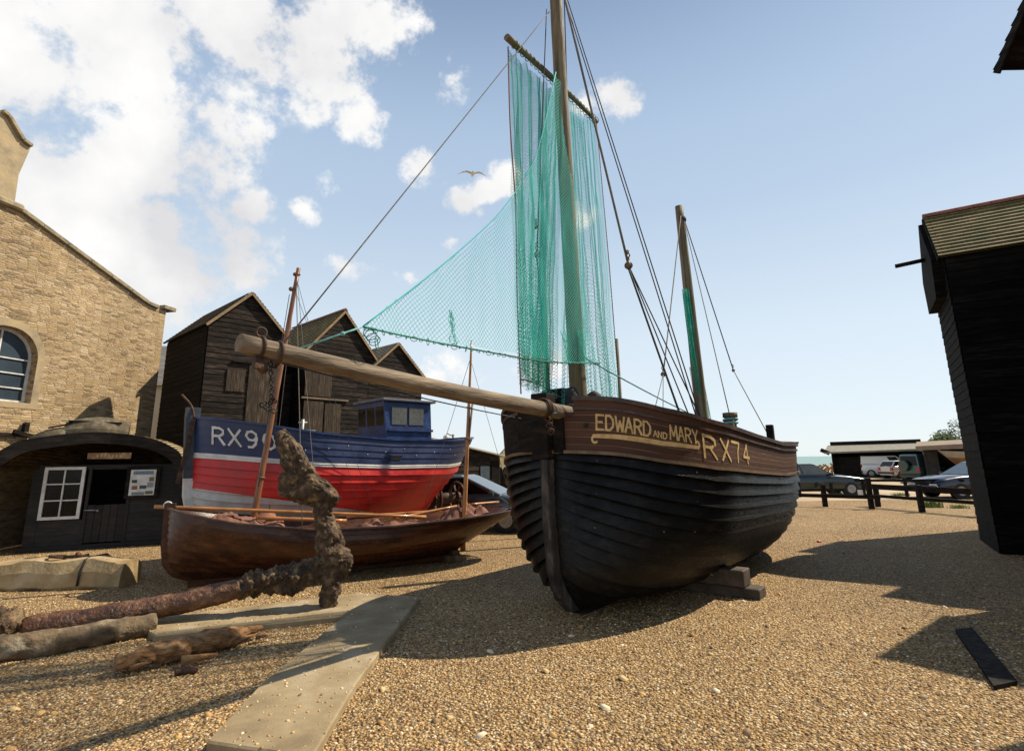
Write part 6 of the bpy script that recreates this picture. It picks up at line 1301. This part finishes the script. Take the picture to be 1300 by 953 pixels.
# foliage bush
def leafmat(n, a, b): return pmat(n, a, b, .7, 2, island=.5, spec=.2)
M['leaf'] = leafmat('bush leaves', (.09, .14, .03), (.04, .07, .015))
def bush(c, R3_, n, label, ls=.09):
    e = empty('bush', c, 0, label, 'bush'); mb = MB(); R = random.Random(int(c[0] * 10))
    blobs = [(Vector((R.uniform(-.8, .8) * R3_[0], R.uniform(-.6, .6) * R3_[1], R3_[2] * R.uniform(.35, .85))), R.uniform(.25, .45)) for _ in range(16)]
    for i in range(n):
        bc, br = blobs[R.randrange(16)]; d = Vector((R.gauss(0, 1), R.gauss(0, 1), R.gauss(0, 1))).normalized() * br * R.uniform(.6, 1.1); p = bc + Vector((d.x * R3_[0], d.y * R3_[1], d.z * R3_[2] * .8))
        if p.z < 0: continue
        u = Vector((R.gauss(0, 1), R.gauss(0, 1), R.gauss(0, 1))).normalized(); v = u.orthogonal().normalized(); s = ls * R.uniform(.6, 1.3); mb.add([p - u * s, p + v * s * .5, p + u * s, p - v * s * .5], [(0, 1, 2, 3)])
    mb.build('foliage', M['leaf'], e); mb = MB()
    for i in range(8): bc = blobs[i][0]; mb.tube([(bc.x * .15, bc.y * .15, 0), bc * .6, bc], [.06, .04, .015], 6)
    mb.build('stem', M['log'], e); return e
q = P2(1215, 40); zt = at_y(1215, 546, 40).z; bush((q.x + .2, q.y, 0), (2.2, 1.6, zt * 1.1), 12000, 'rounded green bush rising behind the boat store roof')
# fishing clutter on the beach beyond the saloon
q = P2(1033, 60); e = empty('beach_clutter', (q.x, q.y, 0), 0, 'low heap of rusty winch gear and timber on the beach beyond the saloon car', 'heap'); mb = MB(); R = random.Random(4)
for i in range(60):
    p = Vector((R.uniform(-3, 3), R.uniform(-1, 1), R.uniform(0, .6))); mb.bar(p, p + Vector((R.uniform(-.7, .7), R.uniform(-.3, .3), R.uniform(0, .5))), .12, .12)
mb.build('timber_heap', M['drift'], e)
# ================================================================== centre background
hA = P2(572, 20.5); hB = P2(634, 22.5); 
zl, zr2 = at_y(583, 567, 20.8).z, at_y(632, 579, 22.5).z
dh = empty('timber_shed', hA, math.atan2(hB.y - hA.y, hB.x - hA.x), 'low brown weatherboarded shed with pale sloping roof, behind the grey car', 'shed'); Ls = (hB - hA).length; 
tp = lambda s: lerp(zl + .1, zr2, s / Ls)
boards(MB(), (-1.5, 0, 0), (1, 0, 0), (0, -1, 0), Ls + 1.5, 0, lambda s: lerp(zl + .35, zr2, s / (Ls + 1.5)), .17, .035).build('front_boards', M['worn_boards'], dh)
mb = MB(); mb.prism([(-1.5, 0), (Ls, 0), (Ls, zr2), (-1.5, zl + .35)], (0, .01, 0), (1, 0, 0), (0, 0, 1), (0, 3, 0)); mb.build('wall', M['black_shade'], dh)
mb = MB(); mb.add([(-1.6, -.25, zl + .38), (Ls + .3, -.25, zr2), (Ls + .3, 3.2, zr2 + .1), (-1.6, 3.2, zl + .5), (-1.6, -.25, zl + .33), (Ls + .3, -.25, zr2 - .05), (Ls + .3, 3.2, zr2 + .05), (-1.6, 3.2, zl + .45)], [(0, 1, 2, 3), (7, 6, 5, 4), (0, 4, 5, 1), (1, 5, 6, 2), (2, 6, 7, 3), (3, 7, 4, 0)]); mb.build('roof', pmat('pale grey roof sheet', (.45, .43, .38), (.35, .33, .3), .8), dh)
mb = MB(); mb.box((Ls - .9, -.05, zr2 - .62), (.5, .04, .5)); mb.build('window', M['glass_blue'], dh); mb = MB(); mb.box((Ls - .3, -.05, (zr2 - .15) / 2), (.45, .04, zr2 - .2)); mb.build('door', M['black_boards'], dh)
mb = MB(); mb.box((Ls - 1.0, -.06, .95), (1.2, .03, .12)); mb.build('rail', M['black_shade'], dh)
mb = MB(); mb.tube([(Ls * .4, 1, zl), (Ls * .4, 1, zl + .35)], .09, 10); mb.build('chimney', M['rx_blue'], dh)
q = at_y(621, 596, 22.2); o = MB().box((0, 0, 0), (.42, .03, .42)).build('white_sign', M['white_paint']); o.location = q; o.rotation_euler = (0, 0, .3); tag(o, 'small blank white sign fixed near the end of the brown shed', 'sign')
MBp = MB(); MBp.box((0, .05, -q.z / 2), (.06, .06, q.z)); pst = MBp.build('post', M['black_shade'], o)
q = P2(652, 27); zt = at_y(652, 563, 27).z; ze = at_y(640, 592, 27).z; rr = empty('tiled_shed', q, .1, 'shed with steep tan tiled roof and white scalloped eaves, left of the black bow', 'shed')
mb = MB(); mb.box((1.4, 2, ze / 2), (4.4, 3.6, ze)); mb.build('wall', M['black_shade'], rr)
mb = MB(); mb.add([(-1.0, -.1, ze), (3.8, -.1, ze), (3.8, 2, zt), (-.1, 2, zt), (-1, 4, ze), (3.8, 4, ze)], [(0, 1, 2, 3), (3, 2, 5, 4), (0, 3, 4), (1, 5, 2), (0, 4, 5, 1)], [(0, 0), (4.8, 0), (4.8, 2.4), (.9, 2.4), (0, 4.8), (4.8, 4.8)]); mb.build('roof', M['tile_moss'], rr)
mb = MB()
for i in range(26): mb.prism([(0, 0), (.09, -.16), (.18, 0)], (-1 + i * .185, -.16, ze), (1, 0, 0), (0, 0, 1), (0, .03, 0))
mb.build('scalloped_eave', M['white_paint'], rr)
q = P2(569, 30); z_ = at_y(569, 556, 30).z; lp_ = empty('street_lamp', q, 0, 'thin lamp post with round white globe, seen above the stern of the red boat', 'street lamp')
MB().tube([(.25, 0, 0), (.25, 0, z_ + .2)], .06, 8).build('post', M['spar'], lp_); MB().ball((-.1, 0, z_), .2, 12).build('lamp_globe', M['white_paint'], lp_); MB().tube([(.25, 0, z_ + .1), (-.1, 0, z_ + .25)], .03, 6).build('arm', M['spar'], lp_)
# rusty winch drums by the stern of the red boat
c = at_z(568, 668, 0); c = P2(566, 13.2)
wn_ = empty('rusty_winch', (c.x, c.y, 0), .5, 'rusty brown winch drum with round flanges beside the red boat\'s stern', 'winch')
mb = MB(); z_ = at_y(565, 632, 13.2).z
for dx in (-.28, .28):
    mb.ring((dx, 0, z_), .34, .035, (1, .15, 0), 26, 6); mb.tube([(dx - .02, 0, z_), (dx + .02, 0, z_)], .16, 14)
    for k in range(6): a = k * PI / 3; mb.bar((dx, 0, z_), (dx, .33 * math.cos(a), z_ + .33 * math.sin(a)), .03, .04, (1, 0, 0))
mb.tube([(-.35, 0, z_), (.35, 0, z_)], .12, 14); mb.build('drum', M['iron'], wn_)
mb = MB(); mb.bar((-.4, -.25, 0), (-.4, 0, z_), .08, .08); mb.bar((.4, -.25, 0), (.4, 0, z_), .08, .08); mb.bar((-.4, .3, 0), (-.4, 0, z_), .08, .08); mb.bar((.4, .3, 0), (.4, 0, z_), .08, .08); mb.build('frame', M['iron'], wn_)
